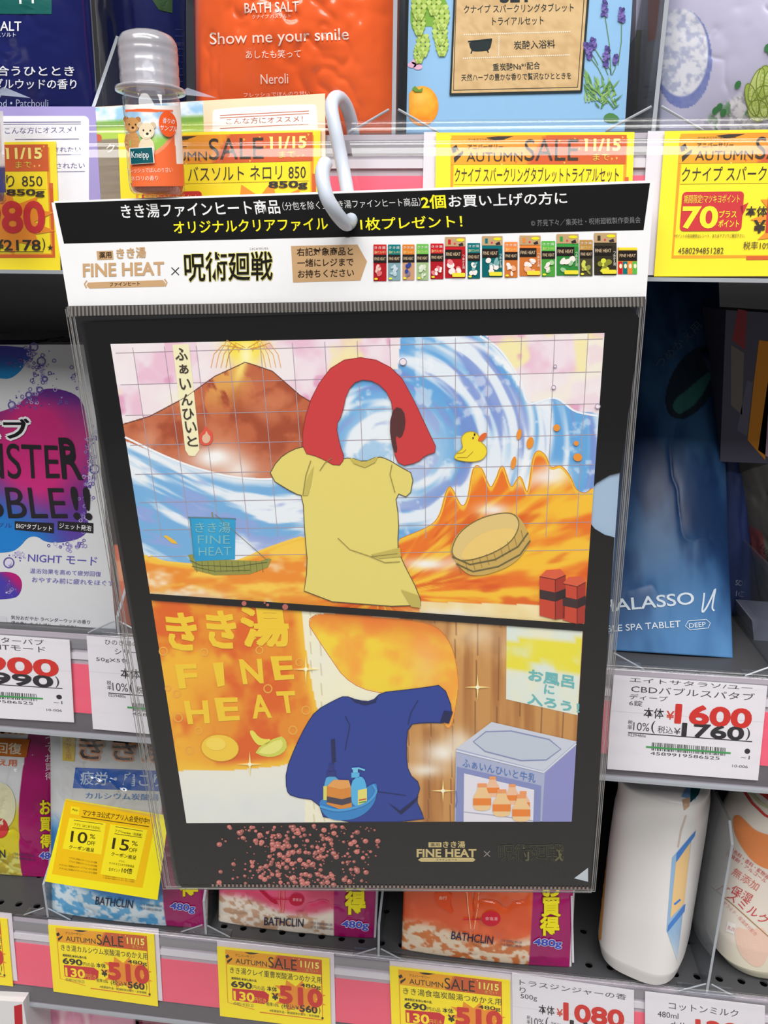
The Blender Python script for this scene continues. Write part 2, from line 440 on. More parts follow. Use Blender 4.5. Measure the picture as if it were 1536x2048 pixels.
def extrude_profile(prof, closed=False, nseg=1):
    V = []; k = len(prof); Fc = []
    for i in range(nseg+1):
        x = XL+(XR-XL)*i/nseg
        for y, z in prof: V.append((x, y, z))
    for s in range(nseg):
        for i in range(k if closed else k-1):
            j = (i+1) % k; Fc.append((s*k+i, s*k+j, (s+1)*k+j, (s+1)*k+i))
    if closed: Fc += [tuple(range(k)), tuple(range(nseg*k+k-1, nseg*k-1, -1))]
    return V, Fc
def strip(nm, s0, s1, d0, d1):
    """closed bar on the rail plane: s measured down the rail 0..1, d toward the viewer"""
    r = RAILS[nm]; n = r['pl'][1]; H = (r['zt']-r['zb'])
    def pt(s, d):
        z = r['zt']-s*H; y = r['Y']+(z-r['zc'])*math.tan(math.radians(7))+d*n[1]; return (y, z+d*n[2])
    return [pt(s0, d0), pt(s0, d1), pt(s1, d1), pt(s1, d0)]
def shelf(nm, label, depth, holes):
    r = RAILS[nm]; Y, zt, zb = r['Y'], r['zt'], r['zb']; H = zt-zb
    root = empty('display_shelf', (0, Y+.2, zt-.016), label, 'shelf', 'white lit gondola shelves with price rails')
    dz = zt-.003; y0 = Y+.007
    V = []; Fc = []
    if holes:
        pitch = .0145; rr = .0026; y1 = y0+.002; nrow = 3; n = 12
        x = XL
        while x < XR-1e-6:
            for k in range(nrow):
                cx, cy = x+pitch/2, y0+.004+pitch*k+pitch/2; b = len(V)
                xs0, xs1, ys0, ys1 = cx-pitch/2, cx+pitch/2, cy-pitch/2, cy+pitch/2
                sq = []
                for j in range(n):
                    a = 2*math.pi*j/n+math.pi/4; ca, sa = math.cos(a), math.sin(a); m_ = max(abs(ca), abs(sa))
                    sq.append((cx+ca/m_*pitch/2, cy+sa/m_*pitch/2, dz))
                ok = (k % 2 == 0)
                if ok:
                    V += sq+[(cx+rr*math.cos(2*math.pi*j/n+math.pi/4), cy+rr*math.sin(2*math.pi*j/n+math.pi/4), dz) for j in range(n)]
                    V += [(cx+rr*math.cos(2*math.pi*j/n+math.pi/4), cy+rr*math.sin(2*math.pi*j/n+math.pi/4), dz-.0015) for j in range(n)]
                    for j in range(n):
                        k2 = (j+1) % n; Fc += [(b+j, b+k2, b+n+k2, b+n+j), (b+n+j, b+n+k2, b+2*n+k2, b+2*n+j)]
                else:
                    V += [(xs0, ys0, dz), (xs1, ys0, dz), (xs1, ys1, dz), (xs0, ys1, dz)]; Fc.append((b, b+1, b+2, b+3))
            x += pitch
        ye = y0+.004+pitch*nrow
        b = len(V); V += [(XL, y0, dz), (XR, y0, dz), (XR, y0+.004, dz), (XL, y0+.004, dz), (XL, ye, dz), (XR, ye, dz), (XR, Y+depth, dz), (XL, Y+depth, dz)]
        Fc += [(b, b+1, b+2, b+3), (b+4, b+5, b+6, b+7)]
    else:
        V += [(XL, y0, dz), (XR, y0, dz), (XR, Y+depth, dz), (XL, Y+depth, dz)]; Fc.append((0, 1, 2, 3))
    mk('deck', V, Fc, GREYM, root)
    V, Fc = box_vf(XL, XR, y0, Y+depth, dz-.022, dz-.012); mk('underside', V, Fc, BLACKM, root)
    V, Fc = extrude_profile(strip(nm, .04, 1.0, -.0045, -.0025), True); mk('rail_back', V, Fc, mat('rail_back_plastic', (178, 170, 180), rough=.4), root)
    for s0, s1, m_ in ((.08, .17, ALUM), (.21, .27, mat('rail_rib_light', (215, 212, 220), rough=.3)), (.80, .97, mat('rail_foot_grey', (95, 92, 98), rough=.4))):
        V, Fc = extrude_profile(strip(nm, s0, s1, -.0025, -.0014), True); mk('rail_rib', V, Fc, m_, root)
    V, Fc = extrude_profile(strip(nm, .32, .79, -.0025, -.0018), True); mk('pink_insert', V, Fc, PINKM, root)
    # clear hinged cover
    n = r['pl'][1]; prof = []; K = 60
    for i in range(K+1):
        s = i/K; z = zt-s*H; y = Y+(z-r['zc'])*math.tan(math.radians(7))
        d = .0022+.0012*math.sin(math.pi*s)+.00012*math.sin(s*34)+.0006*math.exp(-((s-.04)/.02)**2)-.0004*math.exp(-((s-.1)/.012)**2)
        prof.append((y+d*n[1], z+d*n[2]))
    roll = []
    for a in range(0, 200, 20):
        t = math.radians(a); roll.append((prof[0][0]+.0016-.0016*math.cos(t)*1.0, prof[0][1]+.0018*math.sin(t)))
    V, Fc = extrude_profile(roll[::-1]+prof, nseg=2); mk('clear_rail_cover', V, Fc, RAILC, root, smooth_=True)
    # clear lip plates above and below the cover
    V, Fc = box_vf(XL, XR, Y-.004, Y+.001, zb-.0016, zb); mk('rail_lip', V, Fc, ACRE, root)
    return root
shelf('top', 'upper grey shelf whose rail holds the yellow sale tickets behind the hook', .42, False)
shelf('middle', 'middle grey shelf whose rail holds white tickets under the bubble box', .42, False)
shelf('bottom', 'lower perforated grey shelf under the salt bags and white bottles', .42, True)
DT, DM, DB = (RAILS[k]['zt']-.003 for k in ('top', 'middle', 'bottom'))
ZL = DB-.30
root = empty('display_shelf', (0, YB+.2, ZL-.02), 'lowest grey shelf under the pink pouches at the foot of the picture', 'shelf', 'white lit gondola shelves with price rails')
V, Fc = box_vf(XL, XR, YB-.02, YB+.42, ZL-.018, ZL); mk('deck', V, Fc, GREYM, root)
V, Fc = box_vf(-.9, .9, .84, .86, 0, 2.0); o = mk('wall_back', V, Fc, mat('gondola_back', (30, 30, 33), rough=.8, noise=.1)); o['kind'] = 'structure'
V, Fc = box_vf(-2.5, 2.5, -3, .84, -.02, 0); o = mk('floor', V, Fc, mat('store_floor', (196, 192, 186), rough=.35, noise=.08, nscale=3)); o['kind'] = 'structure'
for sx in (-1, 1):
    V, Fc = box_vf(sx*.63, sx*.66, .40, .84, 0, 2.0); o = mk('trim_1' if sx < 0 else 'trim_2', V, Fc, mat('gondola_upright', (205, 204, 206), rough=.5)); o['kind'] = 'structure'
# ------------------------------------------------------------------ the hanging file pack
_rs = [ray(*c) for c in ((166, 640), (1278, 605), (1182, 1780), (362, 1775))]
_u, _s, _vt = np.linalg.svd(np.stack([_rs[0], -_rs[1], _rs[2], -_rs[3]], 1)); _d = _vt[3]/_vt[3][0]
_Q = [_d[i]*_rs[i] for i in range(4)]; _k = .22/np.linalg.norm(_Q[1]-_Q[0]); _Q = [C0+p*_k for p in _Q]
FS = Surf(_Q); FPL = (_Q[0], FS.n)
def fpl(off): return FPL[0]+FS.n*off, FS.n
WH = (240, 240, 242); BK = (16, 15, 16); YE = (250, 240, 40); TAN = (203, 165, 122)
def ring_hole_card(name, outer, hole, r, col, off, thick, parent, m):
    """flat sheet with a round punched hole"""
    p0 = hit(np.array([q[0] for q in outer]), np.array([q[1] for q in outer]), fpl(0))
    hc = hit(hole[0], hole[1], fpl(0)); ex = (p0[1]-p0[0]); ex /= np.linalg.norm(ex); ey = np.cross(FS.n, ex)
    H = [hc+r*(math.cos(a)*ex+math.sin(a)*ey) for a in np.linspace(0, 2*math.pi, 20, endpoint=False)]
    al = list(p0)+H; f2 = [Vector(((q-p0[0])@ex, (q-p0[0])@ey, 0)) for q in al]; n0 = len(p0)
    T = tessellate_polygon([f2[:n0], f2[n0:]]); k = len(al)
    V = [q+FS.n*off for q in al]+[q+FS.n*(off-thick) for q in al]
    Fc = [tuple(t) for t in T]+[tuple(i+k for i in reversed(t)) for t in T]
    for rg in (list(range(n0)), list(range(n0, k))):
        for i in range(len(rg)): a, b = rg[i], rg[(i+1) % len(rg)]; Fc.append((a, b, b+k, a+k))
    return mk(name, V, Fc, m, parent, np.tile(col, (len(V), 1)))
def film_sheet(name, pts, off, parent, m=None, seed=1, amp=.0006):
    q = [hit(x, y, fpl(off)) for x, y in pts]; sf = Surf(q, lambda u, v: amp*(fbm(u*4, v*5, seed)-.5)*np.sin(math.pi*np.clip(u, 0, 1))*2)
    u, v = np.meshgrid(np.linspace(0, 1, 31), np.linspace(0, 1, 41)); u = u.ravel(); v = v.ravel()
    return mk(name, sf.at(u, v), gridfaces(30, 40), m or CLEARF, parent, smooth_=True)
EDGEM = mat('film_edge', (150, 148, 146), rough=.25)
def pack(dx, dy, back, label, hero):
    sh = lambda pts: [(x+dx, y+dy) for x, y in pts]
    base = hit(710+dx, 1780+dy, fpl(-back)); root = empty('promotional_file_pack', base, label, 'hanging pack')
    hdr = sh([(103, 405), (1309, 363), (1292, 598), (138, 617)]); hole = (695+dx, 461+dy)
    ring_hole_card('header_card', hdr, hole, .0026, (243, 243, 245), -back, .0005, root, PAPER)
    bagq = sh([(138, 617), (1292, 598), (1190, 1783), (333, 1776)])
    film_sheet('bag_front', bagq, .0016-back, root, seed=3+int(back*1000))
    # welded seams down both sides of the bag and along its foot
    for a, b in (((138, 617), (333, 1776)), ((146, 617), (341, 1776)), ((1292, 598), (1190, 1783)), ((1283, 598), (1183, 1783)), ((333, 1776), (1190, 1783))):
        a, b = sh([a, b]); V, Fc = sweep([hit(a[0], a[1], fpl(.0012-back)), hit(b[0], b[1], fpl(.0012-back))], .00018, 6); mk('bag_seam', V, Fc, EDGEM, root)
    # toothed heat seal under the card
    V = []; Fc = []
    n = 150
    for i in range(n):
        t = i/n; x = 141+(1289-141)*t; y = 617+(598-617)*t
        pr = [(x, y-4), (x+3.6, y-4), (x+4.4, y+15), (x+.8, y+15)]
        b = len(V); q = [hit(p[0]+dx, p[1]+dy, fpl(.0019-back)) for p in pr]; V += q+[p-FS.n*.0004 for p in q]
        Fc += [(b, b+3, b+2, b+1)] + [(b+j, b+(j+1) % 4, b+4+(j+1) % 4, b+4+j) for j in range(4)]
    o = mk('heat_seal_teeth', V, Fc, mat('seal_teeth', (128, 124, 120), rough=.25), root); o['kind'] = 'stuff'
    q = Surf([hit(x, y, fpl(.0014-back)) for x, y in sh([(138, 612), (1291, 593), (1291, 612), (141, 632)])])
    mk('seal_band', [q.at(a, b) for a, b in ((0, 0), (1, 0), (1, 1), (0, 1))], [(0, 1, 2, 3)], mat('seal_band', (84, 80, 78), rough=.3), root)
    return root, hdr
def clear_file(dx, dy, back, label):
    pts = [(168, 646)]
    c = [(1225, 612), (1250, 612), (1268, 620), (1278, 636), (1279, 665)]
    pts = [(167, 645)]+c+[(1241, 945), (1220, 950), (1193, 966), (1175, 990), (1168, 1012), (1172, 1036), (1190, 1058), (1210, 1070), (1229, 1075),
           (1185, 1770), (1180, 1777), (363, 1774), (357, 1765)]
    pts = [(x+dx, y+dy) for x, y in pts]
    p0 = [hit(x, y, fpl(-back)) for x, y in pts]; ex = p0[1]-p0[0]; ex /= np.linalg.norm(ex); ey = np.cross(FS.n, ex)
    T = tessellate_polygon([[Vector(((q-p0[0])@ex, (q-p0[0])@ey, 0)) for q in p0]]); k = len(p0)
    V = p0+[q-FS.n*.0003 for q in p0]; Fc = [tuple(t) for t in T]+[tuple(i+k for i in reversed(t)) for t in T]+[(i, (i+1) % k, k+(i+1) % k, k+i) for i in range(k)]
    o = mk('clear_file', V, Fc, FILEM); tag(o, label, 'file folder')
    bp = [(x+dx, y+dy) for x, y in ((175, 652), (1262, 630), (1180, 1768), (365, 1766))]
    V = [hit(x, y, fpl(-back-.0007)) for x, y in bp]; V += [q-FS.n*.0003 for q in V]
    # the back leaf is see-through pale blue where the thumb notch opens
    mk('back_leaf', V, [(0, 3, 2, 1), (4, 5, 6, 7), (0, 1, 5, 4), (1, 2, 6, 5), (2, 3, 7, 6), (3, 0, 4, 7)], mat('file_back_leaf', (166, 190, 216), rough=.3), o)
    return o
PK, HDR = pack(0, 0, 0., 'front clear hanging bag with a black and white header card', True)
for i, (dx, dy) in enumerate(((-3, -3), (-7, 2))):
    pack(dx, dy, .0035*(i+1), ('clear bag with header hanging directly behind the front one', 'rearmost clear header bag whose edge peeks out at left')[i], False)
    clear_file(dx, dy, .0035*(i+1)+.0006, ('dark file inside the second hanging bag', 'dark file inside the rearmost hanging bag')[i])
FI = clear_file(0, 0, .0, 'black bordered plastic file with a bath scene picture in the front bag')
# header print
hp = Print(Surf([hit(x, y, fpl(0)) for x, y in HDR]), PK, 'printed_header')
hp.poly([(110, 406), (1300, 366), (1287, 460), (128, 487)], BK, 1)
def grn(x, y): return mixc((247, 247, 248), (232, 230, 228), fbm(x*.01, y*.01, 3))
hp.tl('きき湯ファインヒート商品', 245, 437, 561, 427, 28, WH, b=.012, sh=.12)
hp.tl('（分包を除く全きき湯ファインヒート商品）', 566, 421, 842, 412, 17, (215, 215, 215), b=.0, sh=.1)
hp.tl('2個', 844, 418, 892, 416, 27, YE, b=.02, sh=.05); hp.tl('お買い上げの方に', 898, 415, 1134, 408, 25, WH, b=.012, sh=.02)
hp.tl('オリジナルクリアファイル', 349, 468, 657, 460, 25, YE, b=.014, sh=.1); hp.tl('1枚プレゼント！', 722, 461, 925, 455, 25, YE, b=.014, sh=.05)
hp.tl('© 芥見下々／集英社・呪術廻戦製作委員会', 1062, 453, 1281, 446, 13, (122, 122, 124), b=0)
hp.poly([(193, 502), (226, 501), (227, 519), (195, 520)], TAN)
hp.tl('薬用', 199, 517, 223, 516, 13, (60, 45, 30)); hp.tl('きき湯', 234, 518, 292, 515, 21, TAN, b=.03)
hp.tl('FINE HEAT', 167, 553, 328, 549, 25, TAN, b=.035)
hp.poly([(176, 565), (326, 560), (331, 566), (328, 573), (179, 577), (173, 571)], TAN); hp.tl('ファインヒート', 220, 573, 280, 571, 8, (70, 50, 30))
for x, d in ((170, -1), (333, 1)):
    hp.line([(x-5*d*0, 562), (x+5*d*-1+d*5, 562)], 1, TAN)
    hp.line([(x-4*d, 561-(x > 200)*3), (x+1*d, 568-(x > 200)*3), (x-3*d, 576-(x > 200)*3)], 3, TAN)
hp.line([(343, 535), (358, 550)], 2, (60, 60, 60)); hp.line([(343, 550), (358, 535)], 2, (60, 60, 60))
hp.text('呪術廻戦', [(368, 505), (545, 503), (545, 560), (371, 563)], (22, 20, 16), b=.012, edge=(236, 226, 120), ew=.02)
hp.tl('じゅじゅつかいせん', 500, 500, 537, 499, 5, (90, 80, 50), b=0)
hp.poly([(582, 492), (715, 489), (734, 523), (721, 561), (586, 565)], TAN)
for i, t in enumerate(('右記対象商品と', '一緒にレジまで', 'お持ちください')): hp.tl(t, 594+i, 512+22*i, 706+i, 510+21.6*i, 16, (50, 36, 26), b=.012)
def sachet(x0, x1, y0, y1, c, kraft=None, top=None, blob=(255, 235, 230), night=False, side=None):
    w = x1-x0; h = y1-y0; q = Print.rect
    hp.rrect(x0, y0, x1, y1, 1.5, c, 2)
    hp.rrect(x0, y0+h*.30, x1, y1, 1.5, tuple(int(k*.86) for k in c), 3)
    if kraft: hp.rect(x0, y0-1, x1, y0+h*.22, (196, 164, 120), 4); hp.ell(x0+w*.75, y0+h*.06, w*.2, 3, (240, 230, 40), 5); hp.rect(x0+w*.15, y0+h*.05, x0+w*.28, y0+h*.17, c, 5); hp.ell(x0+w*.48, y0+h*.15, 2, 2, (220, 60, 90), 5); hp.poly([(x0+w*.65, y0+h*.17), (x0+w*.85, y0+h*.12), (x0+w*.9, y0+h*.2), (x0+w*.7, y0+h*.21)], (50, 40, 50), 5)
    else: hp.rect(x0, y0, x1, y0+h*.28, top or c, 4); hp.tl('きき湯', x0+2, y0+h*.12, x1-2, y0+h*.12, h*.07, (240, 240, 235), 5, b=0); hp.tl('温めてスッキリ', x0+2, y0+h*.25, x1-2, y0+h*.25, h*.08, (250, 240, 160), 5, b=0)
    ys = y0+h*(.28 if not kraft else .3); xe = x1 if not kraft else x1-w*.2
    hp.rect(x0, ys, xe, ys+h*.22, (34, 28, 26), 5); hp.tl('FINE HEAT', x0+2, ys+h*.15, xe-2, ys+h*.15, h*.08, (200, 175, 140), 6, b=.02)
    r = random.Random(int(x0))
    for k in range(7):
        cx = x0+w*r.uniform(.25, .75); cy = y0+h*r.uniform(.58, .9); hp.ell(cx, cy, w*r.uniform(.08, .2), h*r.uniform(.04, .09), tuple(int(a*.5+b*.5) for a, b in zip(c, blob)) if k % 2 else blob, 6+k*.25, 10, rot=r.uniform(-1, 1))
    if kraft: hp.vtext('つめかえ用', x1-w*.1, y0+h*.42, x1-w*.1, y0+h*.78, w*.1, (240, 240, 230), 7, b=0); hp.rrect(x0+w*.35, y1-h*.13, x1-1, y1-h*.03, 2, (240, 225, 60), 9)
    else: hp.ell(x0+w*.2, y1-h*.06, w*.14, h*.03, (240, 230, 60), 9, 10)
R_, T_, O_, G_ = (208, 30, 42), (0, 116, 122), (242, 138, 62), (92, 188, 74)
for args in ((747, 773, 489, 562, R_, None, (200, 40, 40), (240, 200, 190)), (776, 801, 489, 561, (150, 190, 200), None, (0, 120, 120), (200, 215, 225)), (805, 829, 489, 560, (235, 180, 140), None, (225, 130, 40), (50, 70, 150)),
             (833, 857, 488, 560, (190, 220, 160), None, (110, 190, 80), (230, 230, 225)), (861, 887, 487, 558, R_, None, R_), (890, 931, 475, 556, R_, 1), (935, 960, 486, 557, T_, None, T_), (964, 1005, 473, 554, T_, 1),
             (1009, 1035, 484, 555, O_, None, O_), (1039, 1081, 472, 552, O_, 1), (1083, 1110, 482, 553, G_, None, G_), (1113, 1157, 469, 551, (60, 160, 70), 1), (1159, 1185, 480, 552, (90, 84, 60), None, (190, 140, 70), (210, 215, 90)),
             (1188, 1233, 467, 550, (60, 55, 40), 1, None, (220, 225, 70))): sachet(*args)
hp.rect(1234, 1275, 1234, 1275, R_, 2)
hp.rect(1235, 495, 1274, 548, (232, 176, 60), 2); hp.rect(1236, 501, 1274, 522, (34, 28, 26), 3); hp.tl('FINE HEAT', 1239, 514, 1271, 514, 6, (210, 180, 140), 4)
for i, c in enumerate((R_, T_, O_, G_)): hp.rect(1236+i*9.6, 523, 1245+i*9.6, 548, c, 3); hp.ell(1241+i*9.6, 532, 3, 5, (255, 240, 200), 4, 8)
hp.rect(1238, 495, 1274, 500, (245, 225, 60), 3)

# ---------------------------------------------------- picture panels on the front file
VOLX = [221, 245, 300, 370, 430, 478, 490, 510, 545, 600, 650, 760]; VOLY = [852, 848, 832, 795, 752, 730, 725, 730, 742, 790, 818, 870]
SPX = [200, 275, 340, 450, 540, 600, 700, 790, 800, 870, 893, 903, 922, 935, 947, 962, 980, 992, 1005, 1022, 1040, 1055, 1066, 1076, 1090, 1102, 1122, 1140, 1152, 1170, 1185, 1215]
SPY = [1098, 1105, 1125, 1128, 1095, 1075, 1080, 1082, 1080, 1045, 985, 978, 1012, 1000, 940, 938, 975, 960, 934, 975, 955, 985, 920, 904, 912, 936, 934, 955, 980, 988, 978, 962]
SWX = [560, 780, 820, 880, 960, 1000, 1040, 1058, 1110, 1150, 1215]; SWY = [640, 640, 660, 640, 660, 700, 760, 806, 796, 822, 828]
def panel1(X, Y):
    uu, vv = FS.uv(X, Y); tx = np.floor((uu*.22-.0055)/.01305).astype(int); ty = np.floor((vv*.3015-.0005)/.0130).astype(int)
    rt = TAB[(tx*7+3) % 256, (ty*13+5) % 256]; n1 = fbm(X*.022, Y*.022, 2, 3); n2 = fbm(X*.012, Y*.012, 9, 3); n3 = fbm(X*.05, Y*.05, 4)
    c = mixc((238, 196, 216), (243, 228, 236), sstep(.3, .65, n1)); c = mixc(c, (248, 236, 180), sstep(.56, .72, n2)); c = mixc(c, (226, 150, 190), sstep(.62, .74, fbm(X*.02, Y*.02, 14, 3))*.7)
    c = mixc(c, (246, 240, 240), (rt > .6)*.75)
    gl = np.exp(-((X-490)/34)**2-((Y-690)/42)**2); c = mixc(c, (252, 226, 60), np.clip(gl*1.6, 0, 1)); c = mixc(c, (255, 250, 190), np.exp(-((X-492)/16)**2-((Y-712)/30)**2))
    vy = np.interp(X, VOLX, VOLY); dv = Y-vy
    vc = mixc((196, 104, 66), (168, 78, 48), sstep(.4, .62, fbm(X*.03+Y*.012, Y*.03, 6))); vc = mixc(vc, (214, 132, 92), sstep(.5, .75, n2)*.7); vc = mixc(vc, (214, 150, 120), sstep(880, 950, Y)*.5)
    lv = sstep(.5, .6, fbm((X-Y*.5)*.04, Y*.02, 11))*np.exp(-((X-455+(Y-740)*.35)/52)**2)*sstep(850, 760, Y); vc = mixc(vc, (238, 178, 90), lv*.9)
    lv2 = np.exp(-((X-484+(Y-730)*.3)/11)**2)*sstep(790, 735, Y); vc = mixc(vc, (252, 226, 120), lv2)
    c = np.where((dv > 0)[..., None], vc, c)
    # blue sea on the left
    ey = np.interp(X, [200, 250, 330, 400, 470, 540, 640, 760], [872, 882, 912, 938, 954, 958, 940, 930]); ds = Y-ey
    st = fbm(X*.006+ds*.004, (ds-X*.12)*.045, 21, 4); sc = mixc((236, 243, 250), (120, 178, 226), sstep(.38, .55, st)); sc = mixc(sc, (150, 168, 224), sstep(.58, .7, fbm(X*.01, ds*.03, 30))*.8)
    sc = mixc(sc, (240, 246, 252), sstep(14, 0, np.abs(ds-6))*.8); c = np.where(((ds > 0) & (X < 800))[..., None], sc, c)
    # great curling wave on the right
    dx = X-790; dy = (Y-905)*1.02; r = np.hypot(dx, dy); th = np.arctan2(dy, dx)
    sw = fbm(r*.03+th*.5, th*.9+r*.003, 40, 3); wc = mixc((232, 241, 250), (104, 170, 226), sstep(.4, .58, sw)); wc = mixc(wc, (122, 146, 214), sstep(.56, .68, fbm(r*.045+th*.6, th*1.1, 44, 3))*.8)
    wc = mixc(wc, (244, 248, 252), sstep(13, 0, np.abs(r-268+20*np.sin(th*3)))*.9+sstep(.58, .7, n3)*.5); wc = mixc(wc, (240, 246, 250), sstep(150, 60, r)*.5)
    wy = np.interp(X, SWX, SWY); win = (Y > wy) & (X > 640+0*Y) & ((r < 300) | (X > 900)) & ~((X < 850) & (Y < 760) & (r > 170+0*r) & (X < 800-(Y-690)*.1))
    c = np.where(win[..., None], wc, c)
    # orange hot water
    _sp = catmull(np.stack([SPX, SPY, SPX], 1), 6); oy = np.interp(X, _sp[:, 0], _sp[:, 1]); do = Y-oy; a2 = np.arctan2(Y-1190, X-760); rr = np.hypot(X-760, Y-1190)
    so = fbm(a2*9, rr*.006, 50, 4); oc = mixc((238, 118, 30), (250, 196, 52), sstep(.42, .64, so)); oc = mixc(oc, (222, 84, 20), sstep(.56, .7, fbm(a2*7, rr*.008, 55))*.8)
    ol = mixc((240, 146, 46), (250, 206, 80), sstep(.4, .62, fbm(X*.012, Y*.035, 60))); ol = mixc(ol, (252, 240, 214), sstep(.56, .72, fbm(X*.01, Y*.02, 63)))
    oc = np.where((X < 640)[..., None], ol, oc); oc = mixc((250, 200, 60), oc, sstep(2, 12, do)); c = np.where((do > 0)[..., None], oc, c)
    pk = (Y > 1203+(X-840)*.03) & (Y < 1240+(X-840)*.02) & (X > 840); c = np.where(pk[..., None], mixc((238, 206, 130), (250, 236, 190), n1*1.3), c)
    for cx, cy, sx, sy, k in ((430, 915, 46, 24, 1), (480, 940, 30, 22, .8), (985, 1020, 34, 14, .9), (1095, 955, 40, 18, .9), (1110, 940, 24, 14, .7), (860, 1128, 55, 12, .9), (930, 1118, 30, 10, .8), (930, 990, 14, 14, .0), (400, 1205, 60, 18, .8), (880, 1232, 80, 14, .8), (1050, 965, 20, 14, .6), (300, 900, 20, 60, .2)):
        c = mixc(c, (250, 249, 246), k*np.exp(-((X-cx)/sx)**2-((Y-cy)/sy)**2)*(.7+.6*n1))
    return c
A1 = Print(FS, FI, 'printed_upper_picture', ARTM)
A1.quad([(221, 688), (1209, 666), (1168, 1248), (300, 1187)], panel1, 1, 400, 230)
A1.line(catmull([(x, y, 0) for x, y in ((250, 874), (330, 912), (400, 938), (470, 954), (540, 958), (606, 947))], 8)[:, :2], 4, (244, 248, 252), 1.6)
_s = catmull([(x, y, 0) for x, y in zip(SPX, SPY) if x >= 800], 6)[:, :2]; _s = _s[(_s[:, 0] < 1188)]; A1.line(_s, 5, (250, 196, 60), 1.6); A1.line(_s-[0, 2.5], 1.2, (210, 120, 50), 1.8)
A1.line(catmull([(x, y, 0) for x, y in ((300, 1112), (340, 1125), (450, 1128), (540, 1095), (604, 1074))], 6)[:, :2], 5, (250, 206, 80), 1.6)
A1.line(catmull([(x, y, 0) for x, y in ((960, 672), (1000, 700), (1040, 760), (1058, 806), (1110, 796), (1150, 822), (1196, 832))], 8)[:, :2], 4, (240, 245, 252), 1.6)
GR = (176, 160, 172)
_Q1 = [(221, 688), (1209, 666), (1168, 1248), (300, 1187)]
def fpx(u, v): return to_px(FS.at(u, v))
for k in range(17):
    u = (.0055+.01305*k)/.22; seg = [fpx(u, v) for v in np.linspace(.03, .5, 60)]
    seg = [p for p in seg if inpoly(np.array([p[0]]), np.array([p[1]]), _Q1)[0] and p[1] < 1080]
    if len(seg) > 2: A1.line([seg[0], seg[-1]], 1.3, GR, 2)
for k in range(1, 9):
    v = (.0005+.0130*k)/.3015; seg = [fpx(u, v) for u in np.linspace(0, 1, 120)]
    seg = [p for p in seg if inpoly(np.array([p[0]]), np.array([p[1]]), _Q1)[0]]
    if len(seg) > 2: A1.line([seg[0], seg[-1]], 1.3, GR, 2)
A1.line([(247, 848), (300, 832), (370, 795), (430, 752), (478, 730), (490, 724), (510, 730), (545, 742), (600, 790), (640, 815)], 1.4, (110, 70, 60), 3)
for k in range(9):
    a = math.radians(-175+k*20); s0 = 1 if math.cos(a) > 0 else -1
    A1.line([(492+14*math.cos(a), 705+10*math.sin(a)), (492+s0*(20+k % 4*9), 690-k % 3*5), (492+s0*(34+k % 4*10), 708), (492+s0*(40+k % 4*10), 735)], 1.2, (236, 170, 80), 3)
# banner with brush writing
A1.poly([(345, 689), (378, 688), (398, 880), (399, 900), (390, 912), (378, 911), (371, 900)], (246, 240, 196), 3)
for i, (ch, x, y, s_) in enumerate(zip('ふぁいんひいと', (363, 368, 371, 374, 377, 382, 385), (708, 738, 768, 799, 828, 854, 882), (12, 9, 11, 11, 11, 11, 10))):
    A1.text(ch, [(x-s_-1, y-s_), (x+s_-1, y-s_), (x+s_+1, y+s_), (x-s_+1, y+s_)], (70, 60, 52), 5, b=.02)
A1.poly([(398, 876), (400, 866), (407, 862), (410, 850), (418, 860), (424, 862), (426, 872), (426, 882), (420, 890), (408, 891), (400, 886)], (226, 90, 70), 4, 1)
A1.poly([(404, 878), (406, 870), (411, 868), (413, 860), (417, 869), (421, 872), (421, 880), (416, 886), (408, 886)], (230, 190, 160), 5, 1)
# boat with a written sail
A1.poly([(376, 1110), (384, 1108), (398, 1118), (470, 1120), (520, 1122), (537, 1116), (543, 1118), (536, 1134), (500, 1148), (430, 1150), (390, 1140)], (150, 150, 72), 3)
A1.line([(380, 1120), (400, 1130), (470, 1133), (535, 1124)], 1.4, (90, 96, 50), 4); A1.line([(384, 1132), (430, 1142), (500, 1140)], 1.2, (90, 96, 50), 4)
for x in range(392, 530, 12): A1.line([(x, 1122), (x+2, 1144)], 1, (110, 112, 58), 4)
A1.line([(424, 1024), (440, 1120)], 3, (140, 140, 110), 3); A1.line([(376, 1034), (472, 1037)], 2.4, (96, 130, 140), 5); A1.line([(430, 1028), (535, 1120)], 1.2, (130, 130, 110), 5); A1.line([(381, 1036), (388, 1116)], 1.4, (96, 130, 140), 5)
A1.quad([(378, 1034), (471, 1037), (470, 1118), (390, 1122)], lambda x, y: mixc((30, 150, 204), (60, 172, 216), fbm(x*.03, y*.03, 5)), 4, 8, 8)
SL = (120, 186, 200)
A1.tl('きき湯', 391, 1065, 461, 1065, 21, SL, 6); A1.tl('FINE', 396, 1087, 460, 1087, 17, SL, 6, b=0); A1.tl('HEAT', 398, 1111, 463, 1110, 17, SL, 6, b=0)
A1.poly([(327, 1072), (333, 1070), (352, 1082), (355, 1088), (344, 1086)], (240, 190, 60), 3)
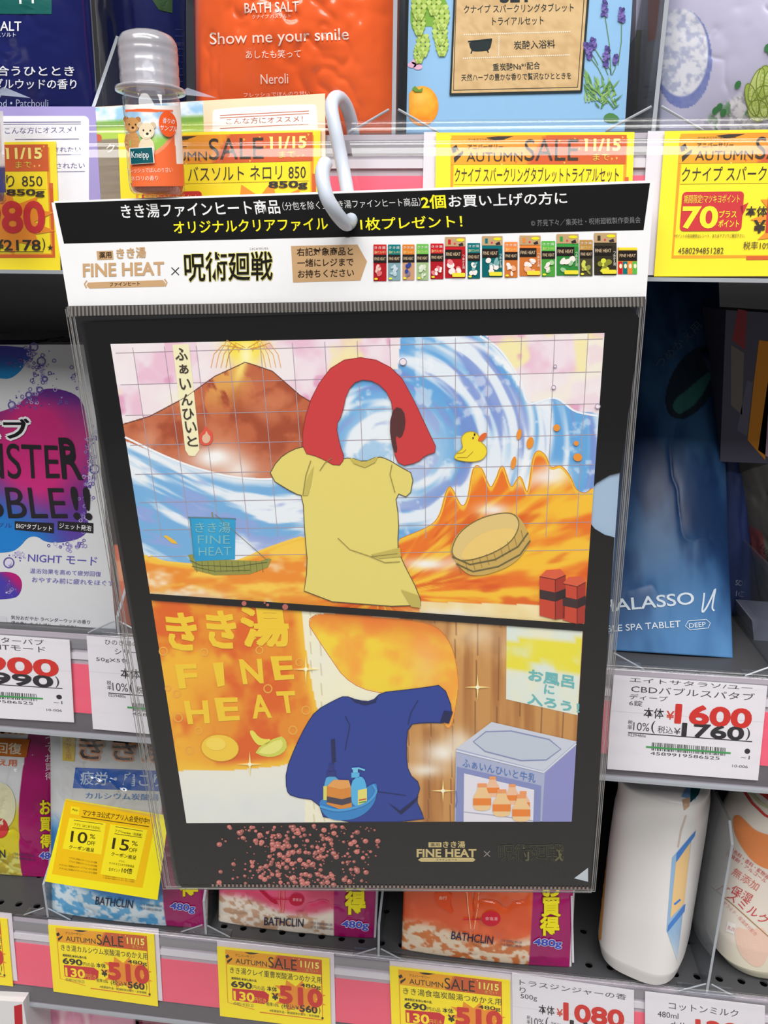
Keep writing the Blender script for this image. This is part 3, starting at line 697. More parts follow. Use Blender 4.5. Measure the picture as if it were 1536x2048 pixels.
# plain garments stand in for the figures: a red towel and a yellow shirt
OL = (96, 84, 60)
TW = smooth([(606, 905), (606, 850), (628, 780), (672, 722), (738, 712), (796, 742), (828, 800), (856, 860), (876, 902), (850, 910), (836, 924), (800, 932), (786, 902), (790, 840), (780, 790), (752, 762), (716, 758), (694, 782), (684, 830), (672, 850), (680, 890), (690, 916), (676, 934), (636, 912)], 1)
A1.poly(TW, (208, 62, 64), 8); A1.line(TW, 1.2, (150, 50, 50), 9, True)
A1.poly([(788, 812), (808, 818), (812, 850), (802, 878), (790, 868), (796, 905), (786, 902), (778, 850)], (90, 48, 48), 10, 1)
SH = [(612, 892), (640, 912), (676, 920), (700, 914), (728, 924), (756, 912), (776, 918), (802, 934), (828, 948), (819, 996), (790, 984), (798, 1040), (795, 1090), (800, 1112), (840, 1190), (842, 1216), (606, 1198), (616, 1130), (610, 1070), (606, 990), (592, 988), (536, 954), (556, 918), (586, 898)]
SHs = smooth(SH, 1)
A1.poly(SHs, (232, 216, 118), 6); A1.line(SHs, 1.6, OL, 7, True)
A1.poly([(700, 914), (728, 924), (756, 912), (750, 924), (730, 934), (708, 926)], (206, 188, 92), 11); 
for pl_ in ([(606, 990), (612, 950), (622, 920)], [(790, 984), (780, 948), (784, 928)], [(676, 1075), (700, 1098), (742, 1112), (795, 1106)], [(640, 940), (650, 925), (664, 915)], [(742, 1112), (770, 1124), (800, 1122)]): A1.line(pl_, 1.5, (150, 136, 72), 11)
A1.poly([(606, 990), (616, 952), (628, 930), (622, 968), (616, 990)], (204, 188, 96), 10); A1.poly([(742, 1108), (800, 1094), (802, 1112), (760, 1116)], (200, 184, 92), 10); A1.poly([(802, 1178), (838, 1190), (841, 1215), (822, 1212)], (196, 180, 90), 10)
# toy duck
DU = (246, 222, 52); DO = (190, 160, 50)
for pp in (smooth([(906, 916), (914, 904), (926, 896), (924, 886), (922, 874), (932, 863), (948, 862), (958, 870), (960, 882), (972, 892), (974, 906), (966, 918), (950, 923), (926, 922)], 2),):
    A1.poly(pp, DU, 8); A1.line(pp, 1.4, DO, 9, True)
A1.poly(smooth([(956, 876), (964, 866), (974, 864), (972, 874), (964, 882), (956, 882)], 1), (230, 104, 46), 10); A1.ell(949, 868, 1.6, 2.6, (30, 28, 30), 11); A1.ell(946, 875, 1.4, 2, (30, 28, 30), 11)
A1.line([(914, 906), (926, 904), (932, 898)], 1.4, DO, 10); A1.line([(914, 914), (934, 914), (946, 902)], 1.2, DO, 10)
for x, y, rx, ry in ((1113, 855, 7, 7), (1038, 868, 5, 11), (1060, 885, 7, 12), (1155, 914, 9, 8), (1152, 886, 5, 5), (1027, 925, 5, 13)): A1.ell(x, y, rx, ry, (240, 150, 50), 8, 14, rot=.2)
for x, y, r in ((806, 723, 7), (1107, 774, 4), (1195, 812, 5), (1110, 732, 3)): A1.ell(x, y, r, r, (244, 232, 240), 8, 14, rim=(150, 140, 170), rw=1.2)
# wooden tub
A1.poly(smooth([(900, 1092), (918, 1060), (960, 1034), (1010, 1022), (1034, 1028), (1050, 1050), (1060, 1074), (1058, 1090), (1030, 1126), (984, 1146), (948, 1152), (926, 1142), (904, 1112)], 2), (206, 172, 92), 8)
A1.poly(smooth([(902, 1098), (918, 1062), (960, 1034), (1008, 1023), (1032, 1028), (1040, 1050), (1022, 1084), (980, 1108), (930, 1122), (908, 1114)], 2), (228, 200, 128), 9)
A1.poly(smooth([(918, 1112), (940, 1080), (980, 1058), (1036, 1054), (1022, 1084), (980, 1108), (934, 1120)], 2), (240, 206, 120), 10)
A1.line([(904, 1112), (940, 1128), (990, 1118), (1036, 1092), (1056, 1064)], 3, (110, 100, 60), 10); A1.line([(912, 1126), (946, 1142), (996, 1132), (1040, 1108), (1060, 1080)], 3, (110, 100, 60), 10)
A1.line(smooth([(902, 1098), (918, 1062), (960, 1034), (1008, 1023), (1032, 1028), (1040, 1050), (1022, 1084), (980, 1108), (930, 1122), (908, 1114)], 2), 1.8, (120, 106, 60), 11, True)
for i in range(10): t = i/9; x = 916+t*126; y0 = 1124+12*math.sin(t*3)-t*66; A1.line([(x, y0), (x+6, y0+22)], 1, (150, 124, 66), 10)
# hexagonal boxes
for x0, y0, w, h in ((1079, 1138, 52, 100), (1125, 1152, 48, 95)):
    x1 = min(x0+w, 1171); A1.poly([(x0, y0+14), (x0+w*.6, y0+20), (x0+w*.6, y0+h), (x0, y0+h-8)], (204, 70, 46), 8); A1.poly([(x0+w*.6, y0+20), (x1, y0+12), (x1-2, y0+h-2), (x0+w*.6, y0+h)], (170, 50, 36), 8)
    A1.poly([(x0, y0+14), (x0+w*.25, y0+1), (x0+w*.8, y0-1), (x1, y0+11), (x0+w*.6, y0+20)], (222, 96, 62), 9); A1.poly([(x0, y0+40), (x0+w*.6, y0+46), (x0+w*.6, y0+64), (x0, y0+58)], (60, 40, 44), 9); A1.poly([(x0+w*.6, y0+46), (x1, y0+38), (x1, y0+56), (x0+w*.6, y0+64)], (46, 30, 34), 9)
    A1.line([(x0, y0+14), (x0+w*.6, y0+20), (x1, y0+11)], 1.2, (90, 30, 26), 10); A1.line([(x0+w*.6, y0+20), (x0+w*.6, y0+h)], 1.2, (90, 30, 26), 10)

N2 = [(600, 1222), (760, 1232), (862, 1246), (890, 1268), (908, 1302), (918, 1360), (914, 1402), (902, 1462), (884, 1446), (868, 1370), (790, 1392), (700, 1372), (650, 1300)]
def panel2(X, Y):
    n1 = fbm(X*.02, Y*.02, 70, 4); n2 = fbm(X*.05, Y*.004, 71, 3); n3 = fbm(X*.011, Y*.011, 72)
    c = mixc((243, 240, 224), (250, 246, 206), n1)
    # wood boards
    wd = mixc((206, 150, 86), (176, 116, 60), sstep(.35, .7, n2)); wd = mixc(wd, (232, 186, 112), sstep(.5, .75, n3)*.7)
    ln = np.abs(((X+(Y-1250)*.03-868)/44) % 1-.5) > .475; wd = np.where(ln[..., None], (140, 92, 52), wd); c = np.where((X > 800)[..., None], wd, c)
    pl = np.abs(((X-(Y-1220)*.02-600)/20) % 1-.5) > .46; c = np.where(((X < 660) & pl & (X > 590))[..., None], (216, 206, 170), c)
    m = inpoly(X, Y, smooth(N2, 2)); oc = mixc((248, 216, 60), (250, 170, 60), sstep(.3, .7, n1)); oc = mixc(oc, (232, 104, 40), sstep(1300, 1245, Y+(860-X)*.12)*.7); oc = mixc(oc, (250, 190, 120), np.exp(-((X-850)/30)**2-((Y-1330)/50)**2)*.6)
    c = np.where(m[..., None], oc, c)
    xe = np.interp(Y, [1200, 1300, 1380, 1440, 1540], [600, 612, 626, 640, 640]); ye = np.interp(X, [330, 345, 450, 560, 640], [1538, 1541, 1542, 1532, 1510])
    nc = mixc((238, 150, 40), (228, 104, 32), sstep(.38, .62, n1)); nc = mixc(nc, (248, 190, 50), sstep(.52, .7, n3)); nc = mixc(nc, (222, 92, 28), np.exp(-((X-460)/90)**2-((Y-1440)/110)**2)*.4)
    e = np.minimum(xe-X, ye-Y); nc = mixc((248, 196, 56), nc, sstep(2, 26, e)); c = np.where((e > 0)[..., None], nc, c)
    lw = (X < 610) & (e <= 0) & (Y > 1500); lc = mixc((238, 238, 226), (224, 228, 232), sstep(1540, 1640, Y)*n1); c = np.where(lw[..., None], lc, c)
    for cx, cy, sx, sy, k in ((880, 1505, 44, 24, .9), (850, 1540, 40, 14, .8), (920, 1480, 26, 22, .6), (960, 1270, 50, 24, .4), (1050, 1300, 60, 20, .3)): c = mixc(c, (250, 246, 236), k*np.exp(-((X-cx)/sx)**2-((Y-cy)/sy)**2)*(.7+.6*n1))
    return c
A2 = Print(FS, FI, 'printed_lower_picture', ARTM)
A2.quad([(303, 1200), (1166, 1262), (1143, 1642), (373, 1646)], panel2, 1, 340, 170)
A2.line([(303, 1192), (1168, 1254)], 13, BK, 14)
A2.line(smooth(N2, 2)[4:60], 1.2, (214, 120, 50), 2)
YL = (246, 206, 52)
A2.text('き', [(331, 1226), (390, 1228), (394, 1300), (340, 1296)], YL, 4, b=.04); A2.text('き', [(412, 1222), (468, 1224), (474, 1296), (420, 1292)], YL, 4, b=.04); A2.text('湯', [(480, 1214), (570, 1216), (580, 1290), (490, 1292)], YL, 4, b=.04)
for ch, x0, x1, y0, y1 in (('F', 353, 394, 1330, 1375), ('I', 430, 447, 1327, 1371), ('N', 480, 526, 1320, 1366), ('E', 544, 586, 1314, 1358), ('H', 370, 418, 1403, 1446), ('E', 432, 477, 1397, 1440), ('A', 499, 543, 1391, 1435), ('T', 554, 592, 1384, 1425)):
    A2.text(ch, [(x0, y0), (x1-4, y0-1), (x1, y1-2), (x0+8, y1)], YL, 4, b=.03)
for x, y, r in ((327, 1302, 8), (409, 1304, 7), (519, 1300, 7), (599, 1324, 7), (354, 1387, 7), (536, 1377, 8), (357, 1435, 8), (397, 1461, 7), (586, 1460, 8), (612, 1420, 8), (379, 1500, 8), (336, 1376, 5)): A2.ring(x, y, r, 2.6, (240, 176, 70), 3)
A2.ell(440, 1495, 38, 27, (246, 206, 66), 4, rot=.1, rim=(220, 150, 40)); A2.ell(432, 1487, 20, 13, (250, 218, 90), 6, rot=.1)
A2.poly([(505, 1502), (560, 1469), (573, 1480), (574, 1498), (556, 1512), (530, 1514)], (214, 216, 90), 4, 1); A2.poly([(512, 1503), (560, 1475), (568, 1488), (556, 1504), (534, 1509)], (238, 234, 130), 5, 1)
A2.poly([(498, 1462), (506, 1459), (518, 1474), (530, 1478), (542, 1477), (538, 1486), (520, 1492), (508, 1482)], (236, 226, 90), 4, 1)
def sparkle(x, y, s, c, L=9): A2.poly([(x-s, y), (x-s*.08, y-s*.08), (x, y-s), (x+s*.08, y-s*.08), (x+s, y), (x+s*.08, y+s*.08), (x, y+s), (x-s*.08, y+s*.08)], c, L)
for x, y, s_ in ((500, 1527, 26), (612, 1337, 28), (955, 1373, 26), (886, 1580, 24)): sparkle(x, y, s_, (252, 232, 150)); A2.ell(x, y, 4, 4, (255, 250, 220), 10, 10)
# plain navy shirt in place of the second figure
BS = smooth([(668, 1400), (690, 1390), (716, 1400), (744, 1402), (762, 1384), (800, 1380), (850, 1374), (886, 1368), (906, 1420), (896, 1445), (850, 1444), (816, 1448), (812, 1500), (816, 1545), (842, 1568), (832, 1600), (842, 1620), (850, 1642), (650, 1643), (636, 1600), (584, 1592), (573, 1580), (572, 1540), (592, 1490), (612, 1450), (632, 1420)], 1)
A2.poly(BS, (42, 66, 152), 6); A2.line(BS, 1.6, (24, 34, 92), 7, True)
A2.poly([(700, 1394), (716, 1400), (744, 1402), (756, 1390), (752, 1404), (730, 1410), (710, 1404)], (24, 36, 92), 8)
for pl_ in ([(664, 1480), (668, 1520), (662, 1556)], [(816, 1448), (822, 1424), (836, 1400)], [(700, 1560), (740, 1580), (812, 1590)], [(690, 1500), (700, 1450), (690, 1430)]): A2.line(pl_, 2, (26, 40, 100), 8)
A2.poly([(662, 1478), (670, 1476), (672, 1522), (664, 1524)], (24, 34, 84), 9); A2.poly([(776, 1604), (800, 1620), (838, 1590), (830, 1604), (802, 1628)], (20, 30, 80), 9); A2.poly([(888, 1420), (906, 1422), (898, 1446), (880, 1442)], (22, 32, 84), 9)
# basin with bottles
A2.poly(smooth([(636, 1592), (700, 1600), (750, 1560), (756, 1575), (748, 1610), (716, 1636), (670, 1641), (644, 1626)], 2), (52, 138, 206), 10)
A2.line(catmull([(640, 1610), (680, 1618), (730, 1605), (752, 1582), (746, 1566)], 5)[:, :2], 5, (78, 164, 224), 16)
A2.poly(smooth([(648, 1570), (654, 1549), (676, 1552), (680, 1572), (682, 1610), (648, 1600)], 1), (90, 176, 226), 12); A2.rect(654, 1540, 672, 1552, (40, 52, 130), 12); A2.rect(658, 1526, 668, 1541, (40, 52, 130), 12); A2.rect(647, 1570, 660, 1598, (226, 220, 110), 13)
A2.poly([(654, 1570), (668, 1557), (698, 1558), (702, 1572), (704, 1612), (682, 1617), (654, 1606)], (224, 142, 56), 14); A2.poly([(654, 1570), (668, 1557), (698, 1558), (702, 1572), (682, 1576)], (236, 168, 90), 15); A2.poly([(654, 1590), (684, 1596), (703, 1591), (703, 1603), (684, 1608), (654, 1602)], (70, 66, 84), 15)
A2.poly(smooth([(702, 1562), (716, 1550), (728, 1553), (734, 1572), (735, 1606), (712, 1612), (702, 1600)], 1), (88, 186, 236), 14); A2.rect(703, 1543, 719, 1553, (96, 190, 236), 14); A2.rect(706, 1534, 716, 1544, (120, 206, 240), 14); A2.line([(704, 1535), (718, 1534), (730, 1538)], 3.4, (120, 206, 240), 15); A2.poly([(716, 1578), (734, 1574), (734, 1602), (716, 1608)], (236, 226, 120), 15); A2.line([(718, 1598), (733, 1595)], 2.4, (200, 80, 60), 16); A2.line([(718, 1603), (733, 1600)], 2.4, (80, 160, 80), 16)
# wall notice
A2.quad([(1013, 1248), (1165, 1258), (1155, 1430), (1012, 1398)], lambda x, y: mixc(mixc((216, 234, 238), (246, 238, 200), fbm(x*.03, y*.03, 80)), (240, 226, 40), ((y > 1278) & (y < 1338+(x-1012)*.05)).astype(float)*.85*sstep(.2, .5, fbm(x*.02, y*.04, 81))), 3, 16, 16)
TQ = (110, 188, 190)
A2.text('お風呂', [(1058, 1338), (1148, 1352), (1147, 1376), (1057, 1360)], TQ, 5, b=.04); A2.text('に', [(1090, 1368), (1108, 1371), (1108, 1388), (1088, 1386)], TQ, 5, b=.03); A2.text('入ろう！', [(1056, 1386), (1158, 1406), (1158, 1426), (1055, 1406)], TQ, 5, b=.04)
# glass fronted cooler
CB = (176, 184, 214)
A2.poly([(912, 1498), (983, 1443), (1153, 1482), (1149, 1500), (1090, 1548), (1086, 1642), (909, 1642)], CB, 6)
A2.poly([(912, 1496), (983, 1443), (1153, 1482), (1087, 1541)], (208, 214, 228), 7); A2.poly(smooth([(934, 1492), (984, 1452), (1136, 1486), (1078, 1529)], 1), (196, 206, 220), 8); A2.line(smooth([(934, 1492), (984, 1452), (1136, 1486), (1078, 1529)], 1), 2.4, (138, 148, 190), 9, True)
A2.poly([(1090, 1545), (1152, 1490), (1143, 1642), (1084, 1642)], (146, 148, 206), 8); A2.line([(912, 1500), (1087, 1543), (1152, 1486)], 3, (226, 232, 242), 10)
A2.text('ふぁいんひいと牛乳', [(925, 1514), (1072, 1547), (1070, 1564), (925, 1532)], (70, 120, 190), 10, b=.0)
A2.poly([(914, 1532), (1082, 1570), (1080, 1642), (912, 1642)], (136, 146, 198), 9); A2.poly([(928, 1545), (1068, 1578), (1066, 1642), (927, 1642)], (232, 230, 240), 10)
for i, (x, y) in enumerate(((985, 1575), (1024, 1590), (1046, 1604), (964, 1596), (1003, 1608), (1042, 1618))):
    s_ = 1 if i > 2 else .75; c = (244, 206, 150) if i > 2 else (244, 196, 160)
    A2.poly(smooth([(x-8*s_, y-32*s_), (x+8*s_, y-32*s_), (x+10*s_, y-16*s_), (x+18*s_, y-6*s_), (x+18*s_, y+18*s_), (x+8*s_, y+23*s_), (x-8*s_, y+23*s_), (x-18*s_, y+18*s_), (x-18*s_, y-6*s_), (x-10*s_, y-16*s_)], 1), c, 11+(i > 2)*3+i*.2)
    A2.rect(x-18*s_, y-2*s_, x+18*s_, y+12*s_, (240, 136, 50), 12+(i > 2)*3+i*.2); A2.rect(x-9*s_, y-32*s_, x+9*s_, y-24*s_, (242, 160, 100), 12+(i > 2)*3+i*.2)
A2.line([(928, 1622), (1000, 1630), (1066, 1640)], 2, (180, 180, 200), 11); A2.line([(912, 1580), (914, 1600), (911, 1612)], 2.4, (110, 120, 180), 12)
# granules, small logos and the stitched weld at the foot of the file
A3 = Print(FS, FI, 'printed_border', INK)
r = random.Random(4)
for k in range(420):
    t = r.random(); cx = r.choice((520, 560, 600, 640, 700, 600)) ; x = r.gauss(cx, 48); y = 1650+120*t
    if not 436 < x < 775: continue
    s_ = r.choice((1.2, 1.6, 2, 2.6, 3.4, 4.4, 5.6)); c = r.uniform(.8, 1.1); col = (min(255, 196*c), 112*c, 104*c)
    A3.ell(x, y, s_, s_*.9, col, 1+k*.012, 9)
    if s_ > 3: A3.ell(x-s_*.25, y-s_*.3, s_*.4, s_*.3, (226, 164, 154), 7+k*.002, 7)
for x, y, s_ in ((489, 1205, 5), (536, 1208, 3), (571, 1212, 6), (530, 1204, 2)): A2.ell(x, y, s_, s_, (190, 104, 96), 15, 9)
for k in range(94): A3.rect(424+k*8.05, 1767+k*.06, 428+k*8.05, 1772+k*.06, (150, 126, 118), 8)
GD = (206, 186, 130)
A3.rect(857, 1684, 883, 1694, GD, 3); A3.text('薬用', (861, 1685.5, 879, 1692.5), (30, 28, 20), 4, b=.0); A3.text('きき湯', (886, 1682, 930, 1695), GD, 3, b=.02); A3.text('FINE HEAT', (834, 1698, 952, 1713), GD, 3, b=.03)
A3.poly([(836, 1719), (842, 1715), (946, 1715), (951, 1719), (946, 1723), (842, 1723)], GD, 3); A3.text('ファインヒート', (872, 1716.5, 914, 1721.5), (40, 34, 24), 4, b=0)
A3.line([(968, 1702), (980, 1713)], 1.6, (150, 146, 140)); A3.line([(968, 1713), (980, 1702)], 1.6, (150, 146, 140))
A3.text('呪術廻戦', (998, 1688, 1127, 1721), (24, 24, 20), 5, b=.006, edge=(98, 98, 66), ew=.018)
A3.poly([(1148, 1756), (1176, 1735), (1176, 1763)], (196, 206, 214), 3)
# ------------------------------------------------------------------ things on the upper shelf
def Pz(x, Y, z):
    """point of the vertical plane at depth Y, height z, seen in column x"""
    a, b = 0., 2048.
    for _ in range(40):
        m = (a+b)/2
        if P(x, m, Y)[2] > z: a = m
        else: b = m
    return P(x, (a+b)/2, Y)
def stand(xtl, xtr, ytl, ytr, xbl, xbr, Y, z, lean=0., bulge=None):
    """front face of something standing on height z; its top may lean back (metres)"""
    return Surf([P(xtl, ytl, Y+lean), P(xtr, ytr, Y+lean), Pz(xbr, Y, z), Pz(xbl, Y, z)], bulge)
def carton(name, sf, depth, col, label, cat, group=None, side=None, top=None):
    q = sf.q; d = np.array([0, depth, 0]); V = list(q)+[p+d for p in q]
    base = (q[2]+q[3])/2+d/2; root = empty(name, base, label, cat, group)
    cols = np.tile(col, (8, 1)); Fc = [(0, 3, 2, 1), (4, 5, 6, 7), (0, 1, 5, 4), (1, 2, 6, 5), (2, 3, 7, 6), (3, 0, 4, 7)]
    if side is not None or top is not None:
        V2 = []; F2 = []; C2 = []
        for i, f in enumerate(Fc):
            F2.append(tuple(range(len(V2), len(V2)+4))); V2 += [V[k] for k in f]; C2 += [top if (i == 2 and top is not None) else side if (i in (3, 5) and side is not None) else col]*4
        V, Fc, cols = V2, F2, np.array(C2)
    o = mk('carton_body', V, Fc, PAPER, root, cols); return root
# navy pouch at the far left
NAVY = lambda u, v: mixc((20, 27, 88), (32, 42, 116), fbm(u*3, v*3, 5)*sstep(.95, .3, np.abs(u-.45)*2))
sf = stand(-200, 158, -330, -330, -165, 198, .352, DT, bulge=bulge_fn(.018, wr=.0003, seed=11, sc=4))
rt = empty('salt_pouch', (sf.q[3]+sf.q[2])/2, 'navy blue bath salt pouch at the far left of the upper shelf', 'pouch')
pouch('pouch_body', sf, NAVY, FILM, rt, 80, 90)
pr = Print(sf, rt, base=2e-4)
pr.quad([(-60, -60), (103, -60), (103, 28), (-60, 28)], (10, 92, 88)); pr.tl('Kneipp', -52, 12, 84, 6, 46, (225, 235, 235), b=0)
W1 = (232, 234, 244)
pr.tl('BATH SALT', -76, 62, 43, 62, 19, W1, b=.01); pr.tl('クナイプ バスソルト', -60, 74, 32, 74, 9, W1, b=0)
pr.tl('じぶんと向き合うひととき', -160, 152, 148, 152, 20, W1); pr.tl('サンダルウッドの香り', -56, 178, 153, 178, 20, W1); pr.tl('Sandalwood • Patchouli', -72, 214, 97, 214, 15, (190, 195, 225), b=0)
# darker pouch behind it
sf = stand(165, 372, -330, -330, 212, 372, .386, DT, bulge=bulge_fn(.012, seed=12))
rt = empty('salt_pouch', (sf.q[3]+sf.q[2])/2, 'dark navy bath salt pouch behind the sample bottle, left of the orange one', 'pouch')
pouch('pouch_body', sf, lambda u, v: mixc((17, 22, 66), (26, 34, 88), fbm(u*3, v*3, 6)), FILM, rt, 30, 40)
pr = Print(sf, rt, base=2e-4); pr.poly([(305, 0), (345, 0), (345, 26), (318, 20)], (44, 72, 40)); pr.tl('ありがとう', 352, 92, 366, 92, 6, (90, 90, 130), b=0)
for k in range(9): pr.rect(350, 58+k*13, 366, 60+k*13, (48, 52, 104), 1)
# orange pouch
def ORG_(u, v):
    c = mixc((232, 92, 40), (242, 106, 52), fbm(u*3, v*4, 8)); c = mixc(c, (120, 44, 40), sstep(.07, 0, u)); return c  # shade on the left side where the pouch curves away is painted in
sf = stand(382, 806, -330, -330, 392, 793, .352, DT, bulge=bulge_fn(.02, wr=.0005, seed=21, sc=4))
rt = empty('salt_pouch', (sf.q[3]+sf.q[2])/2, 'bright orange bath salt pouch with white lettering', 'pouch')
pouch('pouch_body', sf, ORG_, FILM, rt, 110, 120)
pr = Print(sf, rt, base=2.5e-4); W2 = (250, 226, 214)
pr.tl('BATH SALT', 490, 27, 598, 23, 20, W2, b=.012); pr.tl('クナイプ バスソルト', 505, 38, 582, 36, 8, W2, b=0)
pr.tl('Show me your smile', 421, 97, 698, 87, 31, W2, b=.004); pr.tl('あしたも笑って', 492, 118, 602, 116, 17, W2, b=0); pr.tl('Neroli', 522, 169, 577, 167, 20, W2, b=0); pr.tl('フレッシュでほんのり甘い', 488, 195, 620, 191, 9, W2, b=0)
# trial set carton
sf = stand(820, 1272, -120, -120, 812, 1248, .35, DT)
rt = carton('trial_set_carton', sf, .05, (140, 186, 226), 'sky blue trial set carton with a kraft label, lavender and hops', 'carton', side=(206, 212, 218))
pr = Print(sf, rt)
def hop(cx, cy, s_, cc=((162, 190, 86), (188, 210, 116), (136, 164, 70)), L=2, pr=None):
    r = random.Random(int(cx*3+cy))
    for row in range(5):
        w = s_*(.62 if row in (0,) else .8 if row == 1 else .72 if row == 3 else .4 if row == 4 else .85); y = cy-s_+row*s_*.48
        for k in (-1, 0, 1):
            x = cx+k*w*.62; pr.poly(smooth([(x-s_*.32, y-s_*.2), (x, y-s_*.38), (x+s_*.32, y-s_*.2), (x+s_*.18, y+s_*.2), (x, y+s_*.42), (x-s_*.18, y+s_*.2)], 1), cc[(row+k) % 2], L+row+k*.2)
            pr.line([(x-s_*.26, y-s_*.05), (x, y+s_*.36), (x+s_*.26, y-s_*.05)], s_*.07, cc[2], L+row+.5+k*.1)
pr.poly(smooth([(820, 0), (870, -30), (900, 10), (890, 60), (850, 50), (822, 70)], 2), (120, 168, 62), 1)
for i, (x, y, s_) in enumerate(((838, 16, 20), (868, 8, 19), (884, 36, 20), (838, 50, 17), (846, 92, 18), (880, 66, 20), (884, 92, 17), (838, 110, 14))): hop(x, y, s_, pr=pr, L=2+i*.07)
OR2 = lambda x, y: mixc(mixc((246, 176, 52), (238, 132, 26), sstep(.3, .7, fbm(x*.05, y*.05, 3))*.5+sstep(20, 42, np.hypot(x-842, y-205))*.6), (252, 214, 110), np.exp(-((x-840)/18)**2-((y-195)/18)**2)*.7)
a = np.linspace(0, 2*math.pi, 30, endpoint=False)
pts = [(844+33*math.cos(t), 212+40*math.sin(t)) for t in a]; pts = [(max(818, x), min(y, 256)) for x, y in pts]; pr.poly(pts, OR2, 2, fine=6)
pr.poly([(830, 172), (838, 180), (846, 176), (844, 184), (830, 184), (824, 178)], (110, 150, 60), 7)
for x, y in ((832, 124), (824, 130), (836, 134)): pr.ell(x, y, 9, 6, (224, 178, 204), 3, 12)
KR = (214, 182, 134); DK = (30, 42, 44)
def kraft(x, y): return mixc(KR, (200, 166, 118), sstep(.4, .7, fbm(x*.09, y*.13, 31)))
pr.poly([(911, -90), (1185, -90), (1164, 185), (899, 191)], DK, 8); pr.quad([(915, -90), (1180, -90), (1160, 181), (903, 187)], kraft, 9, 30, 30)
pr.line([(914, -60), (907, 181), (1155, 175), (1172, -60)], 1.6, DK, 10)
pr.tl('SET', 1001, 6, 1064, 4, 28, DK, 10, b=.03); pr.tl('クナイプ スパークリングタブレット', 928, 28, 1147, 24, 17, DK, 10, b=.006); pr.tl('トライアルセット', 985, 52, 1087, 50, 16, DK, 10, b=.006)
pr.tl('炭酸入浴料', 1028, 100, 1110, 97, 17, DK, 10, b=.006); pr.tl('重炭酸Na*¹配合', 986, 143, 1080, 139, 15, DK, 10, b=.006); pr.tl('天然ハーブの豊かな香りで贅沢なひとときを', 923, 163, 1142, 159, 14, DK, 10, b=.006)
WD = (246, 240, 226)
for k in range(54): pr.ell(929+k*3.96, 70-k*.11, 1.3, 1.3, WD, 10, 6); pr.ell(927+k*3.98, 117.5-k*.13, 1.3, 1.3, WD, 10, 6)
for k in range(10): pr.ell(998-k*.1, 75+k*4, 1.3, 1.3, WD, 10, 6)
pr.poly(smooth([(937, 83), (984, 79), (984, 83), (980, 100), (970, 103), (948, 104), (941, 100)], 1), DK, 10); pr.line([(936, 84), (984, 79)], 2.6, DK, 11); pr.line([(944, 102), (942, 108)], 2.5, DK, 10); pr.line([(974, 101), (977, 106)], 2.5, DK, 10)
def lav(x0, y0, x1, y1, hx, hy, hh, w=11):
    pr.line([(x0, y0), ((x0+hx)/2+3, (y0+hy)/2), (hx, hy)], 1.6, (96, 132, 66), 3); r = random.Random(int(hx))
    for k in range(22):
        t = k/22; pr.ell(hx+(r.random()-.5)*w*(1-.4*t), hy+5-hh*t, 3.4, 3.8, random.Random(k).choice([(92, 78, 150), (124, 106, 178), (64, 56, 112)]), 4+k*.1+hx*.003, 7)
for args in ((1222, 150, 0, 0, 1209, 26, 30), (1236, 130, 0, 0, 1243, 38, 26), (1208, 160, 0, 0, 1178, 112, 30), (1216, 150, 0, 0, 1186, 92, 20), (1222, 150, 0, 0, 1213, 128, 40, 15), (1224, 150, 0, 0, 1231, 122, 16), (1196, 130, 0, 0, 1172, 96, 14)): lav(*args)
r = random.Random(9)
for k in range(80):
    x = 1170+r.random()*64; y = 160+r.random()*50+(x-1170)*.3-abs(x-1200)*.2; an = r.uniform(-.9, .6)+(-.5 if x < 1195 else .3); l = r.uniform(16, 34); dx, dy = l*math.sin(an), -l*math.cos(an)*.8
    if x+dx > 1250 or x+dx < 1164: continue
    pr.poly([(x-1.6, y), (x+dx*.5-2.2, y+dy*.5), (x+dx, y+dy), (x+dx*.5+2.2, y+dy*.5), (x+1.6, y)], r.choice([(120, 166, 92), (86, 134, 70), (150, 186, 116)]), 3+k*.05)
pr.poly(smooth([(1206, 232), (1222, 224), (1240, 236), (1234, 246), (1210, 245)], 1), (80, 132, 76), 4)
# a grey-violet carton seen between the two
sf = stand(1276, 1335, -120, -120, 1264, 1320, .395, DT); rt = carton('bath_carton', sf, .04, (156, 152, 172), 'dim grey violet carton in the gap right of the trial set', 'carton')
pr = Print(sf, rt); pr.poly([(1296, -20), (1320, -20), (1312, 78), (1296, 84)], (196, 110, 96)); pr.poly([(1294, 90), (1316, 84), (1308, 160), (1288, 166)], (176, 174, 186)); pr.poly([(1272, 60), (1284, 60), (1274, 220), (1266, 220)], (104, 102, 84))
for k in range(6): pr.rect(1288+k % 2*6, 172+k*10, 1302+k % 2*4, 176+k*10, (104, 98, 150), 2)
# lavender-grey pouch on the right
def LAV(x, y):
    c = mixc((206, 202, 226), (188, 186, 214), fbm(x*.006, y*.006, 41)); r1 = np.hypot((x-1362)/54, (y-105)/88); g = fbm(x*.11, y*.11, 42)
    c = mixc(c, mixc((110, 122, 184), (140, 150, 200), g), ((np.hypot((x-1366)/56, (y-118)/96) < 1.03)).astype(float)); sc = mixc((228, 228, 238), (170, 176, 206), sstep(.4, .7, g)*.8)
    c = mixc(c, sc, sstep(1.03, .97, r1)); d = (x-1330)*.72+(y-250)*1.0-60+30*fbm(x*.03, y*.03, 44)
    gg = fbm(x*.12, y*.12, 45); gr = mixc((232, 230, 236), (176, 172, 186), sstep(.42, .62, gg)); gr = mixc(gr, (110, 150, 112), sstep(.62, .7, fbm(x*.07, y*.07, 46))); c = mixc(c, gr, sstep(-6, 18, d)*sstep(60, 0, np.abs(x-1440)-70)); return c
